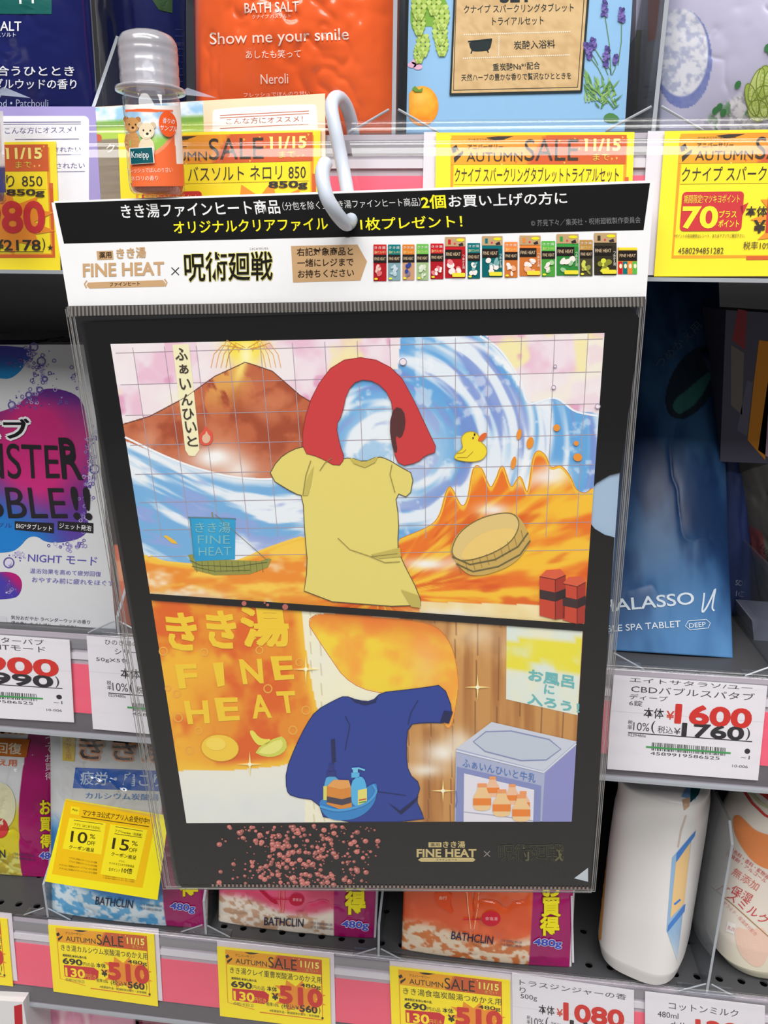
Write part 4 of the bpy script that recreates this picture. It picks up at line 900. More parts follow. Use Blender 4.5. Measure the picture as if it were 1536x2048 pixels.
sf = stand(1336, 1800, -330, -330, 1318, 1760, .352, DT, bulge=bulge_fn(.018, wr=.0002, seed=31, sc=4))
rt = empty('salt_pouch', (sf.q[3]+sf.q[2])/2, 'pale lavender pouch picturing salt and a green hop at the right edge', 'pouch')
def _lc(u, v):
    X, Y = to_px(sf.at(u, v)); return LAV(X, Y)
pouch('pouch_body', sf, _lc, MATTE, rt, 200, 220)
pr = Print(sf, rt, base=3e-4); LG = ((176, 196, 96), (206, 220, 136), (128, 150, 60))
for cx, cy, w, h, ro, c in ((1530, 205, 28, 34, 0, 0), (1512, 170, 12, 36, .35, 1), (1528, 165, 16, 34, .1, 0), (1503, 200, 12, 34, -.25, 0), (1515, 222, 20, 22, 0, 1), (1545, 180, 18, 40, -.1, 1), (1536, 215, 18, 24, 0, 1)):
    pr.ell(cx, cy, w, h, LG[c], 2, 16, ro, rim=LG[2], rw=1.6)
for x, y in ((1430, 222), (1438, 215), (1475, 170), (1534, 96), (1540, 102), (1446, 226)): pr.ell(x, y, 6, 9, (70, 130, 80), 3, 9, .5)

# printed information cards standing in the rail
def flat_on_rail(nm, px, out=0.): return Surf([hit(x, y, rail_plane(nm, out)) for x, y in px])
def info_card(px, out, label, base, picture, word):
    sf = flat_on_rail('top', px, out); o = card('info_card', sf, base, label, 'shelf card'); return sf, o
sf, o = info_card([(-200, 213), (190, 213), (203, 420), (-180, 425)], -.0006, 'lilac advice card with a white text box at the upper left', (160, 148, 206), 0, '')
pr = Print(sf, o, base=EPS*.6); pr.rrect(-190, 232, 178, 430, 10, (240, 240, 246)); PU = (82, 72, 130)
for y in (245, 249): pr.line([(-100, y), (162, y-1)], 1.4, PU, 2)
pr.tl('こんな方にオススメ！', 10, 268, 152, 266, 13, PU, b=.0)
pr.line([(30, 279), (158, 278)], 1.2, PU, 2)
pr.tl('自分に戻る癒されたい', 20, 306, 162, 304, 11, PU, b=0); pr.line([(100, 310), (164, 309)], 1, PU, 2); pr.tl('心と体を開放されたい', 18, 339, 170, 337, 12, PU, b=0); pr.line([(100, 344), (170, 343)], 1, PU, 2)
sf, o = info_card([(189, 214), (650, 187), (652, 420), (201, 425)], -.0008, 'peach advice card with a meadow photo behind the hook', (246, 210, 176), 0, '')
pr = Print(sf, o, base=EPS*.6)
def meadow(x, y):
    c = mixc((150, 196, 230), (226, 236, 242), sstep(.35, .65, fbm(x*.03, y*.04, 51))); yy = y+(x-189)*.055
    c = mixc(c, (118, 164, 66), sstep(238, 248, yy)); c = mixc(c, (176, 208, 84), sstep(252, 262, yy)); c = mixc(c, mixc((158, 146, 128), (126, 114, 98), fbm(x*.015, y*.3, 52)), sstep(279, 281, yy)); return c
pr.quad([(190, 215), (406, 202), (412, 420), (201, 424)], meadow, 1, 60, 60)
pr.tl('クナイプ', 213, 305, 300, 300, 17, (236, 232, 226)); pr.tl('ネロリ', 247, 330, 300, 326, 17, (236, 232, 226)); pr.ell(196, 276, 8, 8, (206, 96, 60), 2, 10)
pr.poly(smooth([(424, 226), (430, 217), (626, 207), (635, 214), (640, 420), (426, 420)], 1), (246, 240, 232)); BR = (196, 104, 80)
for y in (231, 236, 257): pr.line([(440, y), (618, y-9)], 1.4, BR, 2)
pr.tl('こんな方にオススメ！', 453, 250, 606, 244, 13, (170, 84, 66), b=0)

# ------------------------------------------------------------------ yellow sale tickets
TY = (255, 232, 14); BRN = (52, 40, 24); RED = (204, 42, 48)
def lightning(pr, R, L=3):
    x0, y0, x1, y1 = R; w = x1-x0; h = y1-y0; X = lambda a: x0+a*w; Y_ = lambda a: y0+a*h
    pr.poly([(X(.015), Y_(.75)), (X(.07), Y_(.5)), (X(.07), Y_(.62)), (X(.02), Y_(.95))], BRN, L); pr.poly([(X(0), Y_(.42)), (X(.03), Y_(.3)), (X(.045), Y_(.5)), (X(.01), Y_(.6))], (30, 26, 20), L)
    pr.poly([(X(.2), Y_(.05)), (X(.27), Y_(.0)), (X(.36), Y_(.0)), (X(.30), Y_(.12)), (X(.25), Y_(.14))], BRN, L)
    r = random.Random(5)
    for k in range(22):
        a = r.random(); b = r.random(); s_ = .012; pr.poly([(X(a), Y_(b)), (X(a+s_), Y_(b+.03)), (X(a+s_*.3), Y_(b+.1))], r.choice([(250, 190, 60), (236, 96, 40), (255, 220, 120)]), L)
def burst(pr, cx, cy, rx, ry, col, L, n=11, seed=1):
    r = random.Random(seed); pts = []
    for k in range(2*n):
        a = math.pi*k/n; f = 1 if k % 2 else r.uniform(.55, .72); pts.append((cx+rx*f*math.cos(a), cy+ry*f*math.sin(a)))
    pr.poly(pts, col, L)
def yellow_big(px, label, name1, size, price, tax, code, point=True, hide=()):
    """large sale ticket, artwork laid out in a 400 x 290 frame"""
    sf = flat_on_rail('top', px, .0002); o = card('sale_ticket', sf, TY, label, 'price ticket', 'large yellow sale tickets on the upper rail')
    k = Surf(sf.q); k.at0 = k.at; 
    k.at = lambda u, v, off=0., k=k: k.at0(np.asarray(u)/400., np.asarray(v)/290., off)
    pr = Print(k, o, px=False)
    pr.line([(34, 12), (34, 250), (384, 250), (384, 12)], 7, (236, 160, 20), 1); pr.line([(180, 253), (388, 253), (388, 90)], 8, (214, 96, 34), 2)
    pr.quad([(32, 6), (385, 6), (385, 64), (32, 64)], lambda x, y: mixc(mixc((242, 172, 20), (236, 150, 30), x/200), (208, 84, 34), sstep(-2, 2, x-205+(y-35)*.6)*.9), 2, 60, 10)
    lightning(pr, (32, 8, 385, 64)); 
    pr.text('マツキヨココカラ&カンパニー', (66, 12, 142, 18), BRN, 5, b=0); pr.text('アニバーサリー', (66, 24, 138, 34), BRN, 5, b=.01)
    pr.text('AUTUMN', (64, 40, 178, 58), BRN, 5, b=0); pr.text('SALE', (182, 14, 290, 57), BRN, 5, b=.0); pr.text('11/15', (304, 14, 372, 37), (250, 236, 130), 5, b=.03); pr.text('まで', (320, 43, 352, 57), (216, 206, 70), 5, b=.0)
    pr.rect(38, 66, 378, 104, (252, 228, 20), 3)
    pr.text(name1, (40, 70, 372, 100), (40, 38, 30), 6, b=.0)
    if size: pr.text(size, (300, 104, 374, 121), (40, 38, 30), 6, b=.03)
    if point:
        pr.rrect(44, 120, 166, 198, 8, RED, 4); pr.poly([(160, 150), (176, 142), (166, 168)], RED, 4)
        pr.text('期間限定!マツキヨポイント', (48, 126, 158, 143), (244, 222, 60), 6, b=.0); pr.text('70', (49, 150, 116, 192), (252, 232, 40), 6, b=.03); pr.text('プラス', (120, 158, 154, 172), (252, 232, 40), 6); pr.text('ポイント', (120, 176, 160, 191), (252, 232, 40), 6)
        pr.text('*ポイントの有効期限はレシート、またはアプリでご確認下さい。', (34, 204, 174, 212), (60, 50, 30), 6, b=0)
    if code: pr.text(code, (44, 232, 134, 244), (50, 44, 30), 6, b=0)
    burst(pr, 290, 176, 108, 74, (240, 146, 34), 4)
    pr.text('本体', (172, 150, 214, 170), BRN, 6, b=.02); pr.text('¥', (190, 178, 212, 202), BRN, 6, b=.03); pr.text(price, (216, 132, 372, 200), RED, 7, b=.03)
    pr.text('税率10%', (172, 220, 226, 236), BRN, 6, b=.0); pr.text('(税込', (230, 218, 262, 236), BRN, 6, b=0); pr.text('¥'+tax, (266, 216, 362, 240), BRN, 6, b=.02); pr.text(')', (366, 212, 372, 240), BRN, 6, b=0); pr.line([(230, 243), (368, 243)], 1.5, BRN, 6); pr.text('★', (376, 226, 388, 240), BRN, 6, b=0)
yellow_big([(-287, 287), (111, 283), (121, 545), (-262, 545)], 'big yellow sale ticket cut by the left edge, reading 980 and 2178', 'サンダルウッドの香り 850', '850g', '1980', '2178', '', False)
yellow_big([(236, 268), (641, 258), (640, 540), (248, 548)], 'big yellow sale ticket for the orange pouch, half behind the sample bottle', 'クナイプ バスソルト ネロリ 850', '850g', '1980', '2178', '')
yellow_big([(872, 265), (1269, 264), (1258, 549), (869, 549)], 'big yellow sale ticket below the blue trial set carton', 'クナイプ スパークリングタブレットトライアルセット', '', '1280', '1408', '')
yellow_big([(1330, 262), (1740, 256), (1718, 552), (1308, 553)], 'big yellow sale ticket at the right edge with a red 70 point box', 'クナイプ スパークリングタブレット', '', '1480', '1628', '4580294851282')
for px in ([(848, 264), (875, 264), (870, 549), (842, 549)], [(1296, 262), (1334, 262), (1312, 550), (1278, 550)]):
    tag(card('backing_card', flat_on_rail('top', px, -.0009), (226, 222, 232), '', '', m=PAPER), 'white backing card showing left of the '+('trial set ticket' if px[0][0] < 1000 else 'right edge ticket on the upper rail'), 'card')

# ------------------------------------------------------------------ acrylic dividers with footed stands
def divider(xb, Y, z, h, label, xt=None, yt=None, depth=.16, cut=.05, thick=.0016, foot=.018, hook=.02):
    """upright clear plate running into the shelf; front edge rises, then slopes back"""
    b = Pz(xb, Y, z); x = b[0]; pr_ = [(Y, z), (Y, z+hook), (Y+cut, z+h), (Y+depth, z+h), (Y+depth, z)]
    V = [(x+s*thick/2, y, zz) for s in (-1, 1) for y, zz in pr_]; n = len(pr_)
    Fc = [tuple(range(n))[::-1], tuple(range(n, 2*n))]; mi = [0, 0]
    for i in range(n): j = (i+1) % n; Fc.append((i, j, n+j, n+i)); mi.append(1 if i in (0, 1) else 0)
    root = empty('shelf_divider', (x, Y+depth/2, z), label, 'divider', 'clear acrylic dividers between the products')
    mk('divider_plate', V, Fc, None, root, mats=[ACR, ACRE], mi=mi)
    V, Fc = box_vf(x-foot, x+foot, Y-.001, Y+.006, z, z+.0012); mk('foot_plate', V, Fc, ACR, root)
    for s in (-1, 1):
        a, t = sweep([(x+s*foot, Y-.001, z+.0012), (x+s*.002, Y-.001, z+.0095)], .0005, 6); mk('foot_gusset', a, t, ACRE, root)
        mk('gusset_web', [(x+s*foot, Y, z+.001), (x+s*.001, Y, z+.001), (x+s*.001, Y, z+.0095)], [(0, 1, 2)], ACR, root)
    return root
divider(174, .337, DT, .09, 'clear divider sloping up between the navy pouches', cut=.075, hook=.004)
divider(787, .337, DT, .14, 'clear divider between the orange pouch and the blue carton', cut=.01, hook=.1)
divider(1306, .337, DT, .14, 'clear divider left of the pale lavender pouch', cut=.01, hook=.1)

# ------------------------------------------------------------------ scent sample bottles clipped on the rail
SALT = mat('salt_grains', (226, 112, 60), rough=.5, noise=.4, nscale=900, bump=.8, bscale=900)
CAPM = clear('frosted_cap_plastic', rough=.18, tint=(236, 238, 244), body=.34, body_col=(236, 234, 240), boost=1.3)
PETM = clear('sample_bottle_wall', rough=.05, tint=(252, 250, 250), body=.06, boost=1.)
class CylSurf:
    bulge = True
    def __init__(s, c, r): s.c = np.asarray(c, float); s.r = r
    def bypx(s, x, y, off=0.):
        d = ray(x, y); o = C0-s.c; R_ = s.r+off; a = d[..., 0]**2+d[..., 1]**2; b = 2*(d[..., 0]*o[0]+d[..., 1]*o[1]); c = o[0]**2+o[1]**2-R_*R_
        disc = b*b-4*a*c; t = (-b-np.sqrt(np.maximum(disc, 0)))/(2*a); return C0+d*t[..., None]
def sample_bottle(xc, yb, Y, label, main, salt, hero=True):
    c = P(xc, yb, Y); r = .0104
    root = empty('scent_sample_bottle', c, label, 'sample bottle')
    H = P(xc, 186, Y)[2]-c[2]; k = H
    V, Fc = lathe(c, [(0, .0006), (r*.86, .0006), (r*.97, .002), (r, .005), (r, k*.94), (r*.93, k*.97), (r*.93, k), (r*.99, k+.0006)], 40); mk('bottle_wall', V, Fc, PETM, root, smooth_=True)
    V, Fc = lathe(c, [(0, .0016), (r*.86, .0016), (r*.93, .004), (r*.93, k*.12), (r*.6, k*.125), (0, k*.13)], 40); mk('salt', V, Fc, salt, root, smooth_=True)
    V, Fc = lathe(c, [(0, k*.14), (r*.9, k*.14), (r*.9, k*.55), (r*.6, k*.58), (0, k*.58)], 32); mk('inner_tube', V, Fc, mat('inner_tube_plastic', (226, 208, 200), rough=.4, noise=.1), root, smooth_=True)
    T = P(xc-20, 66, Y)[2]-c[2]; h = T-k
    prof = [(r*.99, k), (r*1.22, k+.0002), (r*1.22, k+.0012), (r*1.03, k+.0018)]
    for i in range(1, 8): z = k+h*.1*i; prof += [(r*(1.03+.0*i), z-h*.02), (r*(1.012), z)] if i % 2 else [(r*1.03, z)]
    prof += [(r*1.03, k+h*.74), (r*1.0, k+h*.84), (r*.9, k+h*.93), (r*.7, k+h*.985), (r*.35, k+h), (0, k+h)]
    V, Fc = lathe(c, prof, 44); mk('cap', V, Fc, CAPM, root, smooth_=True)
    V, Fc = lathe(c, [(r*.5, k), (r*.52, k+h*.62), (r*.3, k+h*.66), (0, k+h*.66)], 24); mk('inner_plug', V, Fc, CAPM, root, smooth_=True)
    q = [c+np.array((r*.9, .002, k*1.0)), c+np.array((r*2.2, .006, k*.985)), c+np.array((r*1.05, .009, k*1.1))]
    V = q+[p+np.array((0, .0008, 0)) for p in q]; mk('clip_wing', V, [(0, 1, 2), (5, 4, 3), (0, 3, 4, 1), (1, 4, 5, 2), (2, 5, 3, 0)], clear('clip_wing_plastic', rough=.1, body=.25, body_col=(190, 200, 220), boost=.2), root)
    return root, c, r, k
rt, c, r_, k_ = sample_bottle(316, 393, .3065, 'small clear sample bottle of orange bath salt with a bear label', (238, 104, 56), SALT)
cs = CylSurf(c, r_*1.006); x0, x1 = 247, 366
pr = Print(cs, rt, 'printed_label', base=1e-4)
def lab(x, y):
    yc = y; w = np.clip((x-306)/58, -.99, .99); cur = 7*(w*w); t = (yc-208-cur*0)/165.
    sky = mixc((150, 192, 226), (232, 240, 246), sstep(.3, .7, fbm(x*.04, y*.05, 61))); sky = mixc(sky, (150, 200, 84), sstep(262, 282, y)); sky = mixc(sky, (214, 230, 170), sstep(.5, .8, fbm(x*.06, y*.06, 62))*sstep(262, 282, y)*.6)
    og = (240, 110, 60); c = np.broadcast_to(np.array(og, float), x.shape+(3,)).copy(); ins = (np.hypot((x-(268+ (y-225)*.08))/82., (y-226)/84.) < 1) & (y > 224)
    rim = (np.hypot((x-(268+(y-225)*.08))/88., (y-226)/91.) < 1) & (y > 224); c = np.where(rim[..., None], (244, 150, 110), c); c = np.where(ins[..., None], sky, c)
    wh = (y < 219) | ((x > 346+(y-226)*.07) & (y < 328)); c = np.where(wh[..., None], (242, 238, 234), c); return c
pr.quad([(250, 209), (361, 212), (369, 372), (264, 373)], lab, 1, 90, 110)
pr.line([(250, 222), (275, 219), (300, 219), (330, 223)], 3, (240, 110, 60), 2)
def bear(cx, cy, s_, c1, c2, L):
    pr.ell(cx, cy+s_*2.4, s_*1.1, s_*1.6, c1, L, 16); pr.ell(cx-s_*.85, cy-s_*.8, s_*.42, s_*.45, c2, L, 12); pr.ell(cx+s_*.85, cy-s_*.75, s_*.42, s_*.45, c2, L, 12)
    pr.ell(cx, cy, s_*1.05, s_*1.1, c1, L+1, 18); pr.ell(cx+s_*.1, cy+s_*.5, s_*.52, s_*.42, tuple(min(255, a+18) for a in c1), L+2, 12); pr.ell(cx+s_*.1, cy+s_*.36, s_*.2, s_*.18, (50, 34, 30), L+3, 8)
    pr.ell(cx-s_*.42, cy-s_*.12, s_*.11, s_*.12, (40, 28, 26), L+3, 7); pr.ell(cx+s_*.5, cy-s_*.08, s_*.11, s_*.12, (40, 28, 26), L+3, 7)
bear(264, 250, 14, (206, 150, 90), (180, 120, 66), 2); bear(293, 262, 15, (232, 214, 184), (212, 190, 156), 7)
pr.ell(336, 248, 18, 26, (236, 92, 36), 12, 26, -.15); pr.tl('香りの', 325, 246, 349, 249, 11, WH, 13, b=0); pr.tl('サンプル', 320, 260, 354, 264, 11, WH, 13, b=0)
pr.poly([(258, 296), (306, 293), (309, 326), (261, 329)], (240, 236, 232), 13); pr.poly([(260, 297.5), (304, 295), (307, 325), (262, 328)], (0, 84, 92), 14); pr.text('Kneipp', [(262, 303), (296, 302), (299, 320), (264, 320)], WH, 15, b=0)
pr.tl('フレッシュでほんのり甘い', 252, 346, 345, 345, 10, (252, 224, 206), 3, b=0); pr.tl('ネロリの香り', 262, 362, 316, 361, 10, (252, 224, 206), 3, b=0)
rt, c, r_, k_ = sample_bottle(-42, 408, .3065, 'sample bottle of blue salt cut off by the left edge', (60, 70, 150), mat('blue_salt_grains', (60, 66, 140), rough=.5, noise=.4, nscale=900))
pr = Print(CylSurf(c, r_*1.006), rt, 'printed_label', base=1e-4); pr.quad([(-100, 222), (6, 222), (12, 385), (-92, 386)], lambda x, y: mixc((238, 236, 240), (52, 60, 140), sstep(330, 334, y)), 1, 20, 30)

# ------------------------------------------------------------------ pale plastic hook
HK = [(651, 326, .2935), (645, 342, .291), (646, 365, .2895), (654, 395, .289), (667, 418, .291), (681, 437, .2955), (694, 448, .3015), (703, 438, .3085), (703, 420, .311), (696, 390, .3135), (689, 350, .316), (681, 310, .317), (672, 265, .317), (664, 225, .318),
      (664, 206, .320), (671, 196, .323), (682, 198, .328), (693, 214, .333), (702, 240, .3375), (706, 262, .340), (708, 300, .3405)]
pts = catmull([P(x, y, Y) for x, y, Y in HK], 8)
V, Fc = sweep(pts, .0026, 16); o = mk('ring_hook', V, Fc, mat('pale_blue_grey_plastic', (206, 214, 228), rough=.28, coat=.3), smooth_=True)
tag(o, 'pale grey plastic spiral hook holding the file pack on the rail', 'hook')
# ------------------------------------------------------------------ things on the middle shelf
INKB = (38, 36, 40)
sf = stand(-190, 178, 690, 689, -150, 232, .392, DM, lean=.006)
rt = carton('bubble_carton', sf, .12, (208, 209, 213), 'white carton with purple bubble splashes and black capital lettering at left', 'carton')
pr = Print(sf, rt)
def blob(x, y):
    c = mixc((60, 50, 130), (196, 44, 120), np.exp(-((x-70)/95)**2-((y-900)/120)**2)*1.6); c = mixc(c, (196, 60, 128), np.exp(-((x-165)/40)**2-((y-880)/70)**2)*.8)
    c = mixc(c, (34, 120, 196), sstep(950, 1080, y+(40-x)*.5)); c = mixc(c, (96, 60, 150), sstep(990, 1060, y)*sstep(70, 150, x)*.8); c = mixc(c, (70, 40, 140), sstep(820, 775, y+(90-x)*.1)*.6); return c
bp = smooth([(-170, 860), (-60, 838), (10, 822), (40, 806), (60, 788), (100, 774), (150, 786), (168, 808), (176, 850), (180, 900), (176, 960), (172, 1010), (178, 1060), (160, 1078), (120, 1086), (90, 1084), (74, 1072), (56, 1074), (40, 1094), (20, 1106), (-60, 1106), (-170, 1100)], 2)
m_ = np.array(bp); nx, ny = 110, 110
def blob_paint(poly, fn, L=1, nx=110, ny=110, bg=(222, 223, 226)):
    a = np.array(poly); x0, y0 = a.min(0); x1, y1 = a.max(0); X, Y = np.meshgrid(np.linspace(x0, x1, nx), np.linspace(y0, y1, ny))
    ins = inpoly(X.ravel(), Y.ravel(), poly); c = fn(X.ravel(), Y.ravel()); Fc = [f for f in gridfaces(nx-1, ny-1).tolist() if all(ins[i] for i in f)]
    pr.add(pr.map(X.ravel(), Y.ravel(), L), Fc, c); pr.poly(poly, mixc(c[ins].mean(0), (150, 60, 150), np.array(0.)), L-.5) if False else None
    # crisp rim in the painted colours
    n = len(a); cc = a.mean(0); out = a; inn = a+(cc-a)/np.linalg.norm(cc-a, axis=1)[:, None]*6; q = np.vstack([out, inn])
    pr.add(pr.map(q[:, 0], q[:, 1], L+.2), [(i, (i+1) % n, n+(i+1) % n, n+i) for i in range(n)], fn(q[:, 0], q[:, 1]))
blob_paint(bp, blob)
b2 = smooth([(-180, 690), (60, 691), (64, 712), (50, 730), (38, 746), (20, 758), (0, 757), (-40, 750), (-180, 760)], 2)
blob_paint(b2, lambda x, y: mixc((58, 58, 150), (30, 128, 190), sstep(700, 750, y)), 1, 80, 30)
blob_paint(smooth([(-40, 1150), (10, 1142), (36, 1148), (46, 1166), (40, 1190), (24, 1198), (-40, 1200)], 2), lambda x, y: mixc((70, 60, 160), (170, 30, 110), sstep(10, 45, x+(1170-y))), 1, 50, 40)
r = random.Random(3); VB = [(112, 92, 168), (150, 138, 196), (84, 70, 150), (186, 178, 216)]
for cx, cy, sx, sy, n in ((86, 745, 22, 30, 70), (60, 700, 10, 14, 20), (40, 725, 20, 12, 22), (60, 800, 20, 14, 34), (30, 812, 16, 8, 14), (150, 755, 10, 14, 14), (182, 880, 8, 40, 50), (178, 960, 10, 50, 50), (150, 1090, 30, 8, 34), (40, 1110, 18, 12, 16), (20, 1180, 10, 14, 20), (188, 940, 4, 26, 14), (120, 800, 16, 8, 10), (170, 1030, 10, 24, 26)):
    for k in range(n):
        x = r.gauss(cx, sx*.6); y = r.gauss(cy, sy*.6); s_ = r.choice((1.2, 1.6, 2, 2.6, 3.4)); lim = 178+(y-690)*.095
        if x+s_ > lim or y-s_ < 691: continue
        if s_ > 2.3: pr.ring(x, y, s_, 1.3, r.choice(VB), 3+k*.01, 10)
        else: pr.ell(x, y, s_, s_, r.choice(VB), 2+k*.01, 7)
for x, y, s_ in ((83, 723, 8), (24, 810, 7), (80, 780, 6), (58, 790, 6), (68, 694, 8), (189, 938, 9), (18, 1125, 10), (90, 758, 5)):
    pr.ring(x, y, s_, 2.4, (98, 84, 160), 4, 14); pr.ell(x, y, s_*.5, s_*.5, (206, 200, 226), 4, 10)
pr.text('バブ', [(-56, 838), (58, 838), (62, 876), (-52, 876)], (24, 22, 26), 8, b=.03, edge=(240, 240, 244), ew=.1)
pr.text('MONSTER', [(-150, 880), (160, 892), (164, 956), (-146, 958)], INKB, 8, b=.0); 
pr.text('R', [(118, 876), (158, 876), (167, 958), (126, 956)], INKB, 9, b=.01)
pr.text('BUBBLE', [(-140, 972), (128, 976), (136, 1036), (-132, 1036)], INKB, 8, b=.0); pr.text('!!', [(142, 974), (178, 976), (184, 1038), (150, 1037)], INKB, 8, b=.02)
pr.tl('バスタブ炭酸バブル', -120, 1053, 24, 1055, 10, (60, 90, 160), 6, b=0)
for x0, x1, t in ((30, 108, 'BIG*タブレット'), (116, 187, 'ジェット発泡')): pr.poly([(x0, 1042), (x1, 1046), (x1, 1066), (x0, 1059)], INKB, 5); pr.tl(t, x0+3, 1056, x1-4, 1062, 11, WH, 7, b=.0)
pr.tl('NIGHT モード', 56, 1123, 194, 1131, 17, (88, 82, 168), 4, b=.004); pr.tl('温浴効果を高めて疲労回復', 60, 1146, 202, 1153, 10, (110, 106, 180), 4, b=0); pr.tl('おやすみ前に疲れをほぐす', 64, 1164, 228, 1172, 11, (110, 106, 180), 4, b=0)
pr.tl('気分おだやか ラベンダーウッドの香り', 22, 1238, 180, 1248, 8, (70, 68, 90), 4, b=0); pr.tl('湯の色：ナイトブルー（にごり）', 22, 1249, 152, 1258, 8, (70, 68, 90), 4, b=0); pr.rrect(-20, 1232, 14, 1245, 2, (200, 200, 206), 3)
q = sf.q; tp = Surf([q[0]+np.array([0, .12, 0]), q[1]+np.array([0, .12, 0]), q[1], q[0]]); tpp = Print(tp, rt, 'printed_top', px=False)
tpp.text('MONSTER', (.5, .1, .97, .45), (40, 40, 44), b=0); tpp.text('BUBBLE!!', (.55, .5, .98, .86), (40, 40, 44), b=0); tpp.poly([(0, .7), (.6, .72), (.66, .85), (.68, 1), (0, 1)], (58, 50, 120), 1)
# narrow carton behind it, to the right
sf = stand(208, 420, 845, 850, 254, 440, .398, DM); rt = carton('bath_carton', sf, .05, (72, 62, 60), 'salmon and yellow carton mostly hidden between the bubble box and the hanging file', 'carton')
pr = Print(sf, rt); pr.quad([(205, 847), (419, 851), (438, 1290), (247, 1288)], lambda x, y: mixc(mixc(mixc((232, 214, 40), (72, 62, 60), (y > 921).astype(float)), (222, 120, 92), (y > 1090).astype(float)), (236, 160, 120), ((y > 1120) & (y < 1160)).astype(float)), 1, 4, 110)
# tall blue pouch on the right
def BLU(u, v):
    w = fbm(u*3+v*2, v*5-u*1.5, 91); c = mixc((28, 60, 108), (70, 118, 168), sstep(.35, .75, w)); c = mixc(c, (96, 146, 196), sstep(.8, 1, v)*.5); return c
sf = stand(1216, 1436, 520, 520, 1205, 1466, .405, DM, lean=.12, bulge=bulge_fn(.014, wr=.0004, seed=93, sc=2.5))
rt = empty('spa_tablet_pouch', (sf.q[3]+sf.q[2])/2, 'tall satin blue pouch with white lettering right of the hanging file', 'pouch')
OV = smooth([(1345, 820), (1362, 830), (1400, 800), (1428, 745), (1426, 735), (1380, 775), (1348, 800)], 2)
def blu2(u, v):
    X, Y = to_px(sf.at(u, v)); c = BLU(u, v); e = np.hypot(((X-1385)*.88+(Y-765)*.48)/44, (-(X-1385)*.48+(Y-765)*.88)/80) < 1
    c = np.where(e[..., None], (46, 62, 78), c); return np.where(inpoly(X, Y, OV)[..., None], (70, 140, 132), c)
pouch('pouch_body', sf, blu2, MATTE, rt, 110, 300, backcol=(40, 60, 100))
pr = Print(sf, rt, base=3e-4); LW = (214, 226, 238)
pr.tl('THALASSO', 1172, 1228, 1388, 1208, 24, LW, 4, b=.012, sh=0); pr.line(catmull([(1408, 1186, 0), (1406, 1205, 0), (1404, 1224, 0), (1412, 1216, 0), (1422, 1196, 0), (1430, 1178, 0), (1426, 1200, 0), (1424, 1216, 0), (1428, 1222, 0)], 4)[:, :2], 3.4, LW, 4)
pr.tl('BUBBLE SPA TABLET', 1176, 1267, 1361, 1254, 13, LW, 4, b=.006); pr.line([(1376, 1242), (1412, 1239), (1420, 1246), (1416, 1256), (1380, 1260), (1370, 1252), (1376, 1242)], 1.3, LW, 4); pr.tl('DEEP', 1378, 1256, 1411, 1253, 9, LW, 4, b=.006)
pr.tl('つめかえ用', 1320, 740, 1405, 655, 18, (120, 140, 160), 5, b=0)
sf = stand(1400, 1500, 700, 700, 1412, 1502, .465, DM, lean=.02, bulge=bulge_fn(.01, seed=95)); rt = empty('spa_tablet_pouch', (sf.q[3]+sf.q[2])/2, 'dark navy pouch behind the tall blue one', 'pouch')
pouch('pouch_body', sf, lambda u, v: mixc((30, 42, 84), (44, 60, 108), u), MATTE, rt, 20, 30); pr = Print(sf, rt, base=3e-4)
for i, t in enumerate(('SO', 'IC', 'LLA', '100', 'BUBBLE')): pr.tl(t, 1470+i, 1170+i*22, 1484+i*3, 1172+i*22, 11, (150, 156, 180), b=0)
# striped box at far right
a, b_ = 1446, 1700
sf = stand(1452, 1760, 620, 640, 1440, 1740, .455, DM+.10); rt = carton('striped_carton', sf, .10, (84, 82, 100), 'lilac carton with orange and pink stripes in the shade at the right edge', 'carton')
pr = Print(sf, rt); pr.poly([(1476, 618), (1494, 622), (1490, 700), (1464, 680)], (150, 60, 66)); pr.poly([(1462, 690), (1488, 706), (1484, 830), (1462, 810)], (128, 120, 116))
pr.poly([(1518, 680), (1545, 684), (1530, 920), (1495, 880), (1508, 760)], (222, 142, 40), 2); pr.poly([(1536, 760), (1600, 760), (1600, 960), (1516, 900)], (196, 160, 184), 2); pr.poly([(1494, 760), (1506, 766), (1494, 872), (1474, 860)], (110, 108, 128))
sf = stand(1420, 1740, 880, 900, 1440, 1740, .44, DM+.006); rt = empty('foil_sachet', (sf.q[3]+sf.q[2])/2, 'grey printed sachet pack under the striped carton at the right edge', 'sachet')
sf = Surf([P(1462, 860, .47), P(1640, 900, .44), Pz(1620, .44, DM+.004), Pz(1522, .47, DM+.004)], bulge_fn(.004, seed=96))
rt.location = (sf.q[3]+sf.q[2])/2; ORG[rt.name] = (sf.q[3]+sf.q[2])/2
pouch('sachet_body', sf, lambda u, v: mixc(mixc((112, 108, 104), (84, 82, 80), fbm(u*6, v*9, 97)), (160, 60, 60), ((v > .5) & (v < .7) & (u < .3)).astype(float)*.6), MATTE, rt, 30, 40); pr = Print(sf, rt, base=2e-4)
pr.tl('いい湯', 1512, 1100, 1532, 1130, 14, (60, 56, 54), b=0)
# small carton at the foot of the divider on the right
sf = stand(1504, 1640, 1240, 1250, 1508, 1640, .43, DM); rt = carton('bath_carton', sf, .03, (150, 150, 168), 'small orange and grey carton low at the right edge above the 1600 ticket', 'carton'); pr = Print(sf, rt); pr.poly([(1506, 1290), (1522, 1292), (1520, 1340), (1506, 1334)], (214, 96, 66))

divider(238, .384, DM, .09, 'clear divider whose foot stands at the corner of the bubble carton', cut=.09, hook=.012)
divider(1216, .384, DM, .012, 'clear divider at the lower left corner of the tall blue pouch', cut=.02, hook=.02)
divider(1560, .384, DM, .05, 'clear divider leaving the frame right of the blue pouch', cut=.03, hook=.02)

